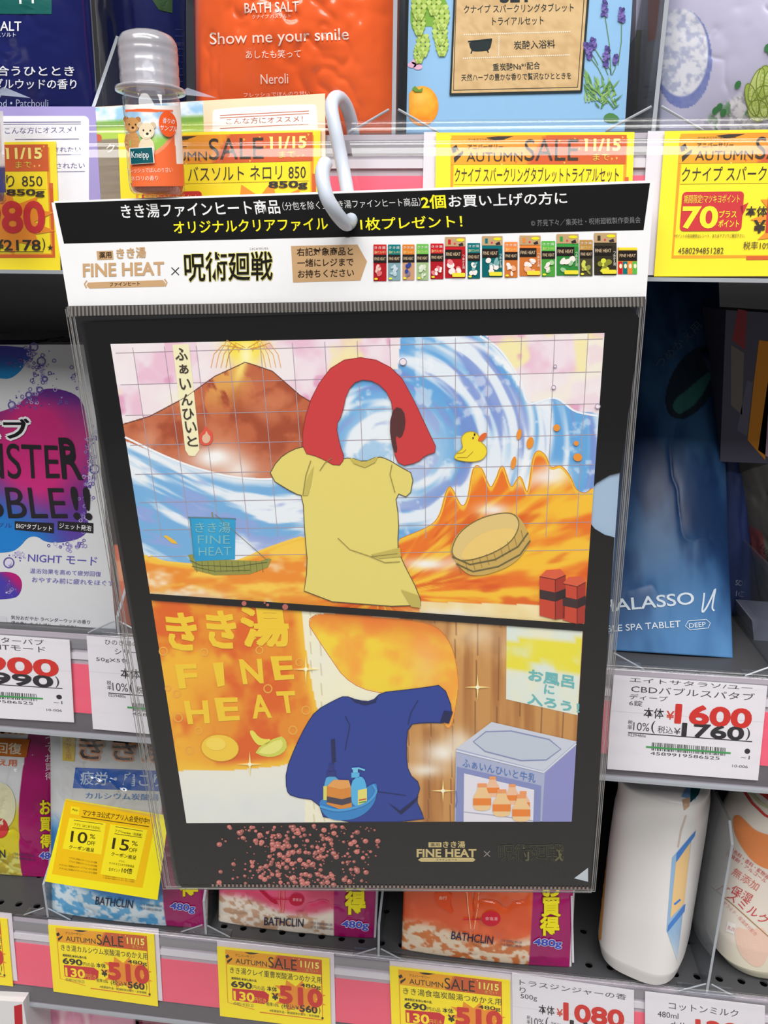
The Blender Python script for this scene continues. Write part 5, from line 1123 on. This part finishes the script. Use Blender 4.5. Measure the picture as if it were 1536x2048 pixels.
# ------------------------------------------------------------------ white tickets
def white_ticket(nm, px, label, lines, price, tax, tex=True, code='4589919586525', group='white shelf tickets'):
    sf = flat_on_rail(nm, px, .0002); o = card('shelf_ticket', sf, (228, 225, 232), label, 'price ticket', group)
    k = Surf(sf.q); k0 = k.at; k.at = lambda u, v, off=0.: k0(np.asarray(u)/320., np.asarray(v)/210., off)
    pr = Print(k, o, px=False); G = (70, 66, 70)
    for (t, x0, y0, x1, y1, b) in lines: pr.text(t, (x0, y0, x1, y1), G, 2, b=b)
    pr.text('本体', (70, 66, 112, 88), INKB, 2, b=.01); pr.text('¥', (118, 70, 134, 88), (206, 70, 50), 2, b=.02); pr.text(price, (138, 54, 292, 94), (206, 44, 34), 3, b=.05)
    pr.text('税', (38, 96, 48, 106), G, 2, b=0); pr.text('率', (38, 107, 48, 117), G, 2, b=0); pr.text('10%', (50, 100, 84, 118), G, 2, b=0); pr.text('(', (88, 94, 96, 122), INKB, 2, b=0); pr.text('税込', (102, 104, 134, 120), G, 2, b=0); pr.text('¥', (136, 106, 150, 120), INKB, 2, b=.0)
    pr.text(tax, (154, 94, 280, 122), INKB, 3, b=.045); pr.text(')', (286, 94, 294, 122), INKB, 2, b=0); pr.line([(40, 124), (300, 124)], 2, INKB, 2)
    pr.text('0239480a', (40, 126, 78, 132), G, 2, b=0)
    r = random.Random(len(price)+len(label)); x = 92.
    while x < 246:
        w = r.choice((1, 1.6, 2.4)); pr.rect(x, 142, x+w, 160, (50, 60, 50), 2); x += w+r.choice((1, 1.6, 2.6))
    pr.rect(80, 151, 258, 155, (60, 150, 80), 3); pr.text(code, (90, 163, 236, 170), G, 2, b=0)
    pr.ell(292, 146, 6, 6, INKB, 2, 12); pr.text('~1', (280, 156, 298, 164), G, 2, b=0); pr.text('10-006', (264, 178, 296, 184), G, 2, b=0)
    pr.rect(0, 78.6, 320, 79.4, (206, 203, 210), 1); return o
white_ticket('middle', [(-172, 1258), (139, 1280), (148, 1445), (-150, 1428)], 'white ticket reading 900 and 990 below the bubble carton', [('バブ モンスターバブ', 60, 4, 268, 18, 0), ('NIGHTモード', 118, 22, 270, 36, 0)], '900', '990')
white_ticket('middle', [(173, 1272), (470, 1292), (478, 1484), (186, 1458)], 'white ticket behind the left side of the hanging file, reading 50g', [('ひのき湯の香り', 40, 4, 140, 16, 0), ('シリーズ', 60, 22, 130, 36, 0), ('50gX5包', 18, 44, 92, 56, 0)], '780', '858')
white_ticket('middle', [(1226, 1350), (1535, 1372), (1516, 1561), (1214, 1538)], 'white ticket reading 1600 and 1760 below the tall blue pouch', [('エイトサタラソ/ユー', 36, 2, 290, 12, 0), ('CBDバブルスパタブ', 40, 18, 296, 34, 0), ('ディープ', 38, 38, 118, 50, 0), ('6錠', 38, 52, 66, 64, 0)], '1600', '1760')

# ------------------------------------------------------------------ things on the lower shelf
def salt_tex(c1, c2, x, y, s_, seed): return mixc(c1, c2, sstep(.45, .6, fbm(x*s_, y*s_*1.4, seed, 3)))
def bag(px4, Y, label, main, saltc, txt, seed, stripe_u, topwhite=True, band=None, lean=.03, Yp=None):
    xtl, xtr, yt, xbl, xbr = px4; sf = stand(xtl, xtr, yt, yt+10, xbl, xbr, Y, DB, lean=lean, bulge=bulge_fn(.016, wr=.0007, seed=seed, sc=4))
    # the bag's foot follows a line that comes forward at the right, as it stands
    rt = empty('salt_refill_bag', (sf.q[3]+sf.q[2])/2, label, 'bag', 'bath salt refill bags on the lower shelf')
    def cf(u, v):
        mn = mixc(main, tuple(min(255, a+40) for a in main), sstep(.5, .7, fbm(u*4, v*5, seed+3))*.5)
        k_ = sstep(.42, .58, v+(.08*(fbm(u*4, v*2, seed)-.5))) if topwhite else 1+0*u
        c = np.array((226., 228., 232.))*(1-k_[..., None])+mn*k_[..., None]
        st = salt_tex(saltc[0], saltc[1], u, v, 26, seed+7); c = mixc(c, st, sstep(.80, .87, v+.03*np.sin(u*9)))
        mg = mixc((176, 20, 110), (150, 14, 92), fbm(u*3, v*4, 5)); c = np.where((u > stripe_u)[..., None], mg, c); c = np.where((u > .985)[..., None], (226, 226, 230), c); return c
    pouch('bag_body', sf, cf, FILM, rt, 130, 170); return sf, rt, Print(sf, rt, base=6e-4)
MGY = (246, 232, 40)
def foot_text(pr, x0, y0, x1, y1, gx0, gy0, gx1, gy1):
    pr.tl('BATHCLIN', x0, y0, x1, y1, 16, (46, 52, 78), 4, b=.01)
    for k in (0, 1): pr.tl('くすり湯・医薬部外品の薬用入浴剤', x1+14, y1-6+k*8, x1+58, y1-1+k*8, 5, (60, 66, 100), 4, b=0)
    if gx0: pr.tl('480g', gx0, gy0, gx1, gy1, 17, (70, 84, 190), 4, b=.03, edge=(226, 226, 240), ew=.05)
# yellow
sf, rt, pr = bag((-150, 122, 1440, -140, 100), .462, 'yellow salt refill bag at the far left of the lower shelf', (222, 206, 40), ((226, 220, 120), (190, 170, 60)), '', 101, .79)
pr.vtext('たっぷり入ってお買得', 102, 1380, 100, 1560, 17, (240, 226, 232), 4, b=.0); 
for ch, x, y in (('お', 93, 1614), ('買', 93, 1648), ('得', 94, 1682)): pr.text(ch, (x-11, y-14, x+9, y+13), MGY, 5, b=.03, edge=(120, 90, 30), ew=.03)
pr.text('きき湯', [(-110, 1440), (58, 1446), (58, 1466), (-110, 1464)], (40, 34, 36), 5, b=.03, edge=(246, 170, 110), ew=.06)
pr.quad([(-120, 1470), (62, 1478), (54, 1514), (-120, 1504)], (190, 104, 20), 3); pr.tl('疲労回復', -60, 1502, 44, 1508, 22, (230, 214, 190), 5, b=.02); pr.tl('つめかえ用', -60, 1528, 34, 1532, 13, (222, 110, 60), 4)
pr.poly(smooth([(-60, 1590), (-20, 1560), (20, 1568), (34, 1600), (30, 1640), (10, 1660), (-20, 1640)], 2), (232, 228, 190), 3); pr.ell(2, 1655, 16, 20, (206, 60, 60), 4)
foot_text(pr, -70, 1718, 12, 1714, 80, 1720, 120, 1722)
# blue
sf, rt, pr = bag((100, 418, 1455, 103, 415), .430, 'pale blue salt refill bag behind the yellow coupon card', (34, 116, 190), ((216, 232, 242), (96, 170, 220)), '', 111, .75)
pr.text('きき湯', [(162, 1468), (346, 1476), (348, 1524), (160, 1518)], (36, 28, 30), 6, b=.012, edge=(240, 166, 118), ew=.05)
pr.quad([(152, 1534), (345, 1541), (345, 1582), (147, 1575)], (32, 96, 196), 3); pr.tl('疲労・肩こり', 162, 1568, 325, 1573, 27, (196, 214, 244), 5, b=.015); pr.tl('カルシウム炭酸湯', 172, 1596, 318, 1600, 13, (60, 130, 206), 4, b=.0)
pr.quad([(126, 1458), (152, 1460), (150, 1522), (126, 1520)], (226, 196, 30), 3); pr.vtext('つめかえ用', 139, 1462, 138, 1518, 11, (196, 96, 40), 5, b=0)
for ch, x, y in (('お', 382, 1700), ('買', 382, 1735), ('得', 378, 1776)): pr.text(ch, (x-16, y-18, x+18, y+14), MGY, 5, b=.04, edge=(130, 90, 30), ew=.02)
foot_text(pr, 192, 1807, 266, 1815, 341, 1820, 389, 1826)
# pink
sf, rt, pr = bag((440, 772, 1490, 437, 752), .437, 'pink salt refill bag under the left foot of the hanging file', (214, 60, 104), ((236, 224, 210), (200, 160, 130)), '', 121, .745)
for ch, x, y in (('お', 712, 1712), ('買', 712, 1760), ('得', 712, 1806)): pr.text(ch, (x-20, y-24, x+18, y+20), MGY, 5, b=.04, edge=(130, 90, 30), ew=.02)
for s_ in (-1, 1): pr.line([(565+s_*4, 1780), (564+s_*5, 1800), (565+s_*2, 1824)], 2.4, (230, 120, 110), 4)
pr.line([(545, 1796), (585, 1797)], 2.4, (206, 30, 70), 4); pr.ell(594, 1798, 15, 12, (200, 30, 66), 5); pr.tl('重曹湯', 586, 1800, 604, 1801, 6, (240, 180, 190), 6, b=0)
pr.poly(smooth([(510, 1770), (530, 1790), (548, 1806), (560, 1806), (530, 1784), (520, 1768)], 1), (190, 20, 60), 4)
foot_text(pr, 529, 1848, 607, 1852, 684, 1856, 736, 1860)
# orange
sf, rt, pr = bag((815, 1160, 1540, 803, 1143), .430, 'orange salt refill bag under the right foot of the hanging file', (226, 88, 40), ((240, 218, 192), (214, 120, 60)), '', 131, .752)
for ch, x, y in (('お', 1102, 1772), ('買', 1101, 1812), ('得', 1098, 1850)): pr.text(ch, (x-17, y-18, x+19, y+18), MGY, 5, b=.04, edge=(130, 90, 30), ew=.02)
pr.poly(smooth([(925, 1787), (948, 1800), (944, 1780), (954, 1790), (938, 1815), (908, 1832), (880, 1825), (866, 1812), (870, 1790), (890, 1780)], 0) and smooth([(868, 1780), (905, 1782), (900, 1806), (908, 1828), (890, 1818), (872, 1804)], 1), (232, 84, 40), 4); pr.tl('血行', 878, 1797, 894, 1797, 7, (250, 220, 200), 6, b=0)
for s_ in (-1, 1): pr.poly(smooth([(946+s_*1, 1782), (946+s_*13, 1782), (946+s_*11, 1810), (946+s_*5, 1832), (945+s_*2, 1858)], 1), (232, 96, 50), 4); pr.line([(946+s_*12, 1782), (946+s_*10, 1810), (945+s_*3, 1856)], 1.6, (250, 190, 150), 5)
pr.line([(926, 1836), (962, 1837)], 2.6, (214, 40, 60), 6); pr.ell(982, 1835, 19, 15, (214, 40, 60), 6); pr.tl('食塩湯', 970, 1838, 995, 1839, 7, (250, 190, 190), 7, b=0)
foot_text(pr, 902, 1876, 985, 1887, 1067, 1892, 1122, 1896)
pr.line([(1143, 1790), (1146, 1924)], 4, (214, 212, 220), 3)

# coupon card in its clear sleeve
cpl = vplane(.402, 3, P(210, 1700, .402)[2])
sf = Surf([hit(x, y, cpl) for x, y in ((131, 1598), (337, 1632), (315, 1800), (90, 1763))]); o = card('coupon_card', sf, (255, 240, 20), 'tilted yellow coupon card reading 10 and 15 percent off', 'coupon')
pr = Print(sf, o); OG = (250, 200, 10); TX = (60, 50, 20)
pr.poly([(131, 1600), (313, 1630), (285, 1776), (104, 1748)], OG, 1); pr.poly([(142, 1612), (160, 1615), (158, 1630), (141, 1627)], (255, 232, 30), 2); pr.tl('App', 144, 1621, 156, 1623, 5, TX, 4, b=.0)
pr.tl('マツキヨ公式アプリ入会受付中!!', 165, 1630, 299, 1648, 12, TX, 4, b=.004); pr.line([(163, 1633), (298, 1653)], 1.4, TX, 4)
pr.poly([(139, 1635), (212, 1646), (203, 1709), (125, 1697)], (255, 236, 34), 2); pr.poly([(221, 1648), (295, 1660), (272, 1760), (201, 1748)], (255, 236, 34), 2)
for x0, y0, x1, y1 in ((148, 1640, 206, 1648), (145, 1655, 202, 1662), (231, 1653, 286, 1662), (229, 1667, 284, 1675)): pr.line([(x0, y0), (x1, y1)], 1.1, TX, 3)
pr.tl('アプリ（はじめての方も）', 148, 1651, 200, 1659, 6, TX, 4, b=0); pr.tl('アプリmember（会員様）', 230, 1664, 284, 1673, 6, TX, 4, b=0)
pr.tl('10', 141, 1683, 173, 1687, 22, TX, 4, b=.01); pr.tl('%', 179, 1676, 190, 1678, 9, TX, 4, b=0); pr.tl('OFF', 174, 1689, 190, 1691, 8, TX, 4, b=0); pr.tl('クーポン進呈', 138, 1697, 188, 1704, 8, TX, 4, b=.01)
pr.tl('15', 224, 1697, 256, 1702, 22, TX, 4, b=.01); pr.tl('%', 263, 1690, 275, 1692, 9, TX, 4, b=0); pr.tl('OFF', 258, 1703, 274, 1705, 8, TX, 4, b=0); pr.tl('クーポン進呈', 222, 1711, 272, 1719, 8, TX, 4, b=.01)
pr.tl('さらに', 238, 1723, 250, 1725, 4, TX, 4, b=0); pr.tl('マツキヨココカラ対象商品', 218, 1728, 268, 1735, 5, TX, 4, b=0); pr.tl('全ポイント', 217, 1741, 240, 1744, 7, TX, 4, b=0); pr.tl('10倍', 243, 1745, 264, 1748, 11, TX, 4, b=.01)
for k in range(4): pr.tl('アプリのご利用はスマートフォンから登録', 118 if k > 1 else 138, 1717+k*7, 194, 1727+k*7, 4, (120, 96, 20), 4, b=0)
for k in range(2): pr.tl('※一部対象外の商品がございます。詳しくは店頭で', 206, 1752+k*4, 270, 1761+k*4, 2.6, (120, 96, 20), 4, b=0)
a, t = box_vf(-.0005, .0005, -.001, .001, 0, .02)
qs = Surf([hit(x, y, (cpl[0]+cpl[1]*.0008, cpl[1])) for x, y in ((120, 1470), (345, 1500), (340, 1640), (125, 1600))])
film = mk('coupon_sleeve_film', *(lambda u, v: (Surf(qs.q, lambda a, b: (.006*(fbm(a*3, b*3, 7)-.5)+.004*np.exp(-22*np.abs(fbm(a*3.1, b*2.3, 19)-.5)))*np.sin(math.pi*np.clip(a, 0, 1))*np.sin(math.pi*np.clip(b, 0, 1))).at(u, v), gridfaces(80, 80)))(*[w.ravel() for w in np.meshgrid(np.linspace(0, 1, 81), np.linspace(0, 1, 81))]), clear('crinkled_sleeve', rough=.12, body=.01, boost=1.6, bump=.6, bscale=60), o, smooth_=True)

# ------------------------------------------------------------------ white bottles
def loft(c, secs, n=48, rot=0., p=3.2):
    """stacked rounded rectangles: (z, halfwidth, halfdepth, dx, dy, power)"""
    V = []; Fc = []; cr, sr = math.cos(rot), math.sin(rot)
    for s_ in secs:
        z, a, b = s_[:3]; dx, dy = s_[3:5] if len(s_) > 4 else (0, 0); pw = s_[5] if len(s_) > 5 else p
        for j in range(n):
            t = 2*math.pi*j/n; ct, st = math.cos(t), math.sin(t); x = a*math.copysign(abs(ct)**(2/pw), ct)+dx; y = b*math.copysign(abs(st)**(2/pw), st)+dy
            V.append((c[0]+x*cr-y*sr, c[1]+x*sr+y*cr, c[2]+z))
    k = len(secs)
    for i in range(k-1):
        for j in range(n): Fc.append((i*n+j, i*n+(j+1) % n, (i+1)*n+(j+1) % n, (i+1)*n+j))
    Fc.append(tuple(range(n))[::-1]); Fc.append(tuple((k-1)*n+j for j in range(n))); return V, Fc
def interp_secs(secs, m=40):
    s_ = np.array([list(a)+[0]*(6-len(a)) if len(a) < 6 else a for a in secs], float); s_[:, 5] = np.where(s_[:, 5] == 0, 3.2, s_[:, 5]); z = np.linspace(s_[0, 0], s_[-1, 0], m)
    z = np.unique(np.concatenate([z, s_[:, 0]])); return [[zz]+[float(np.interp(zz, s_[:, 0], s_[:, k])) for k in range(1, 6)] for zz in z]
# bottle one, seen on its narrow side
def bottle(name, c, rot, secs, label, colfn, capcol, zcap):
    root = empty(name, c, label, 'bottle'); S2 = interp_secs(secs); V, Fc = loft(c, S2, 64, rot); Va = np.array(V)
    X, Y = to_px(Va); o = mk('bottle_body', V, Fc, PLAS, root, colfn(X, Y, Va), smooth_=True)
    z = secs[-1][0]; V2, F2 = lathe((c[0], c[1], c[2]), [(.012, z-.002), (.0125, z), (.012, z+.004), (.016, z+.004), (.0165, z+.006), (.016, z+.026), (.014, z+.028), (0, z+.028)], 32); mk('screw_cap', V2, F2, mat('cap_'+name, capcol, rough=.4), root, smooth_=True)
    return root, Solid(V, Fc)
c1 = Pz(1284, .452, DB)+np.array([0, .0, 0])
secs1 = [(0, .017, .024, 0, 0, 2.6), (.002, .022, .030, 0, 0, 2.8), (.008, .0265, .036, 0, 0, 3), (.02, .0285, .039), (.06, .0285, .039), (.10, .0285, .038), (.125, .028, .037), (.133, .027, .036), (.138, .027, .036), (.15, .028, .036), (.160, .018, .02)]
def col1(X, Y, V): return np.tile((232, 229, 228), (len(X), 1)).astype(float)
rt, so = bottle('bath_milk_bottle', c1, math.radians(-24), secs1, 'plain white bottle turned to its side, blue and orange label edge at right', col1, (240, 240, 238), 0)
pr = Print(so, rt, 'printed_label', PLAS, base=2e-4)
pr.quad([(1344, 1715), (1384, 1668), (1354, 1922), (1333, 1860)], lambda x, y: mixc((150, 186, 222), (206, 220, 234), sstep(1860, 1920, y)), 1)
pr.quad([(1352, 1720), (1382, 1672), (1368, 1806), (1340, 1836)], (238, 200, 140), 3); pr.quad([(1353, 1706), (1391, 1660), (1388, 1672), (1352, 1724)], (70, 130, 208), 5); pr.quad([(1336, 1850), (1370, 1806), (1368, 1822), (1334, 1864)], (70, 130, 208), 5)
pr.quad([(1376, 1568), (1400, 1572), (1390, 1600), (1362, 1594)], (120, 160, 206), 3); pr.quad([(1381, 1570), (1402, 1572), (1396, 1590), (1380, 1606)], (20, 76, 84), 5); pr.poly([(1364, 1600), (1380, 1594), (1378, 1612), (1368, 1620)], (196, 160, 130), 5); pr.line([(1348, 1808), (1360, 1798)], 4, (70, 130, 208), 5)
pr.quad([(1216, 1600), (1223, 1600), (1203, 1880), (1198, 1880)], (226, 160, 80), 3); pr.line([(1372, 1630), (1362, 1660), (1356, 1694)], 3, (206, 190, 180), 4)
c2 = Pz(1478, .462, DB)
secs2 = [(0, .026, .022, 0, 0, 2.4), (.003, .033, .027, 0, 0, 2.6), (.012, .040, .030, 0, 0, 2.8), (.03, .0425, .031, 0, 0, 2.8), (.08, .0425, .031, 0, 0, 2.8), (.11, .040, .030, 0, 0, 2.8), (.135, .034, .027, 0, 0, 2.6), (.15, .026, .022, 0, 0, 2.4), (.158, .014, .014, 0, 0, 2)]
c2 = c2+np.array([.016, 0, 0])
def col2(X, Y, V): return mixc((236, 226, 214), (232, 226, 200), sstep(1850, 1980, Y))
rt, so = bottle('bath_milk_bottle', c2, math.radians(8), secs2, 'cream bottle with an orange splash and red vertical writing at the lower right', col2, (240, 236, 230), 0)
pr = Print(so, rt, 'printed_label', PLAS, base=2e-4); RB = (206, 70, 74)
def bl(q, c, L=2): pr.quad(q, c, L, 12, 12)
pr.poly(smooth([(1465, 1634), (1478, 1628), (1494, 1644), (1512, 1662), (1545, 1672), (1600, 1680), (1600, 1745), (1545, 1742), (1510, 1728), (1484, 1696), (1468, 1664)], 2), (240, 146, 86), 3)
pr.poly(smooth([(1468, 1850), (1500, 1862), (1530, 1850), (1540, 1900), (1525, 1936), (1500, 1930), (1474, 1900)], 2), (240, 204, 186), 2)
pr.line([(1487, 1580), (1505, 1606), (1530, 1630), (1570, 1650)], 5, (206, 60, 50), 3); pr.line([(1497, 1580), (1520, 1606), (1560, 1626)], 6, (200, 206, 160), 3); pr.poly([(1506, 1578), (1600, 1578), (1600, 1622), (1550, 1610)], (206, 60, 50), 4)
pr.tl('着色料・香料・鉱物油', 1458, 1700, 1534, 1758, 9, RB, 4, b=0); pr.tl('防腐剤・アルコール', 1452, 1708, 1530, 1766, 8, RB, 4, b=0); pr.tl('無添加', 1462, 1748, 1512, 1782, 17, (216, 120, 110), 4, b=0)
pr.tl('保湿', 1460, 1784, 1500, 1806, 18, RB, 4, b=.0); pr.tl('バスミルク', 1432, 1780, 1528, 1850, 20, RB, 4, b=.0); pr.line([(1422, 1772), (1470, 1812), (1545, 1880)], 1.8, (170, 130, 80), 4)
pr.tl('セラミド・保湿成分配合', 1446, 1806, 1510, 1872, 8, (222, 150, 140), 4, b=0); pr.poly([(1456, 1842), (1472, 1848), (1468, 1868), (1452, 1862)], (246, 240, 236), 4); pr.tl('乳白', 1455, 1858, 1468, 1862, 8, (206, 120, 116), 6, b=0)

divider(824/2, .424, DB, .09, 'clear divider between the blue and pink salt bags', cut=.05, hook=.03)
divider(757, .420, DB, .05, 'clear divider between the pink and orange salt bags', cut=.05, hook=.03)
divider(96, .424, DB, .07, 'clear divider between the yellow and blue salt bags', cut=.05, hook=.03)
divider(1413, .420, DB, .13, 'clear divider between the two white bottles', cut=.01, hook=.12)

# ------------------------------------------------------------------ tickets of the lower rail
def yellow_small(px, label, name1, partial=''):
    bx = [(px[0][0], px[0][1]-11), (px[1][0]+9, px[1][1]-11), (px[2][0]+9, px[2][1]-11), (px[3][0]+2, px[3][1]-8)]
    o = card('backing_card', flat_on_rail('bottom', bx, -.0009), (224, 216, 228), '', ''); tag(o, 'white backing card behind the '+label.split(' reading ')[0], 'card')
    sf = flat_on_rail('bottom', px, .0002); o = card('sale_ticket', sf, TY, label, 'price ticket', 'small yellow sale tickets on the lower rail')
    k = Surf(sf.q); k0 = k.at; k.at = lambda u, v, off=0.: k0(np.asarray(u)/220., np.asarray(v)/140., off)
    pr = Print(k, o, px=False); BR2 = (50, 44, 30)
    pr.line([(17, 6), (17, 110), (70, 118)], 2, (236, 160, 20), 1); pr.line([(80, 122), (204, 122), (204, 20)], 2, (220, 110, 30), 1)
    pr.quad([(16, 4), (205, 4), (205, 33), (16, 33)], lambda x, y: mixc((240, 166, 30), (206, 92, 40), sstep(-2, 2, x-110+(y-20)*.5)), 2, 60, 6)
    lightning(pr, (16, 4, 205, 33)); pr.text('アニバーサリー', (36, 10, 74, 15), BR2, 5, b=0); pr.text('AUTUMN', (36, 19, 98, 29), BR2, 5, b=0); pr.text('SALE', (101, 9, 156, 30), BR2, 5, b=.0); pr.text('11/15', (164, 10, 199, 22), (246, 232, 110), 5, b=.03); pr.text('まで', (174, 24, 188, 30), (210, 190, 80), 5, b=0)
    pr.text(name1, (24, 37, 204, 50), BR2, 3, b=0); pr.text('480g', (162, 54, 202, 63), BR2, 3, b=.01)
    pr.text('通常税抜本体価格の品', (26, 57, 76, 62), BR2, 3, b=.02); pr.text('690', (26, 65, 66, 77), BR2, 3, b=.03); pr.text('円の品', (68, 69, 92, 77), (90, 76, 40), 3, b=0)
    pr.poly([(27, 80), (90, 78), (100, 84), (98, 98), (90, 104), (27, 104)], RED, 3); pr.text('130', (30, 85, 70, 102), (255, 226, 40), 5, b=.04); pr.text('円引き', (71, 92, 94, 102), (240, 190, 50), 5, b=0)
    burst(pr, 158, 82, 56, 34, (238, 146, 34), 2, seed=3)
    pr.text('本体', (96, 67, 116, 77), BR2, 4, b=.01); pr.text('¥', (106, 80, 118, 93), BR2, 4, b=.03); pr.text('510', (122, 64, 203, 96), (206, 52, 38), 5, b=.06)
    pr.text('税率10%', (94, 99, 118, 107), BR2, 4, b=.0); pr.text('(税込¥', (124, 98, 158, 110), BR2, 4, b=.0); pr.text('560', (160, 97, 194, 110), BR2, 4, b=.04); pr.text(')', (197, 96, 200, 111), BR2, 4, b=0)
    pr.text('4548514135123', (28, 107, 68, 113), (130, 120, 60), 4, b=0); pr.text('※医薬部外品・軽減税率対象外・本体価格', (100, 113, 198, 118), BR2, 4, b=0); pr.rect(202, 116, 206, 120, BR2, 3)
yellow_small([(-190, 1816), (14, 1838), (26, 1973), (-178, 1948)], 'small yellow sale ticket cut by the lower left corner reading 560', 'きき湯マグネシウム炭酸湯つめかえ用')
yellow_small([(96, 1850), (308, 1869), (316, 2013), (107, 1983)], 'small yellow sale ticket under the blue salt bag reading 510', 'きき湯カルシウム炭酸湯つめかえ用')
yellow_small([(434, 1893), (659, 1917), (662, 2060), (440, 2032)], 'small yellow sale ticket under the pink salt bag reading 510', 'きき湯クレイ重曹炭酸湯つめかえ用')
yellow_small([(779, 1932), (1020, 1961), (1022, 2104), (784, 2078)], 'small yellow sale ticket under the orange salt bag reading 510', 'きき湯食塩炭酸湯つめかえ用')
white_ticket('bottom', [(1024, 1946), (1268, 1981), (1268, 2150), (1026, 2120)], 'white ticket reading 1080 under the plain white bottle', [('トラスジンジャーの香', 20, 12, 300, 26, 0), ('り', 20, 30, 36, 44, 0), ('500g', 22, 46, 66, 60, 0)], '1080', '1188')
white_ticket('bottom', [(1290, 1983), (1530, 2012), (1530, 2180), (1290, 2150)], 'white ticket reading 480ml under the cream bottle', [('コットンミルク', 64, 18, 250, 36, 0), ('480ml', 34, 44, 90, 58, 0)], '1280', '1408')

# ------------------------------------------------------------------ lowest level, peeking in at the foot
def low_item(px4, Y, z, label, colfn, m=FILM, nm='bath_pouch'):
    sf = Surf([P(px4[0], px4[1], Y), P(px4[2], px4[3], Y), P(px4[2], px4[3], Y)*1.0+np.array([0, -.0, -(P(px4[2], px4[3], Y)[2]-z)]), P(px4[0], px4[1], Y)+np.array([0, 0, -(P(px4[0], px4[1], Y)[2]-z)])], bulge_fn(.014, seed=int(px4[0])+400))
    rt = empty(nm, (sf.q[3]+sf.q[2])/2, label, 'pouch'); pouch('pouch_body', sf, colfn, m, rt, 60, 90); return sf, rt
def pinkbag(u, v):
    c = mixc((214, 150, 174), (196, 120, 150), sstep(.4, .6, fbm(u*8, v*9, 141))); c = mixc(c, (228, 196, 204), sstep(.05, .0, np.abs(np.hypot(u-.45, (v-.16)*1.5)-.13))*.8); return c
low_item((60, 1950, 262, 1968), .44, ZL, 'dusty rose pouch on the lowest shelf under the first small yellow ticket', pinkbag)
low_item((268, 1960, 400, 1980), .445, ZL, 'deep magenta pouch low between the two left yellow tickets', lambda u, v: mixc((120, 40, 70), (150, 60, 90), fbm(u*5, v*6, 142)))
c = P(-10, 2010, .42); sf = Surf([P(-200, 1990, .405), P(46, 2004, .405), P(46, 2004, .405)*1.0-np.array([0, 0, P(46, 2004, .405)[2]-ZL]), P(-200, 1990, .405)-np.array([0, 0, P(-200, 1990, .405)[2]-ZL])])
rt = carton('bath_carton', sf, .05, (226, 224, 226), 'white carton with a red edge in the lower left corner', 'carton'); pr = Print(sf, rt); pr.poly([(28, 2012), (44, 2008), (46, 2060), (30, 2060)], (190, 40, 50))
flush_prints()
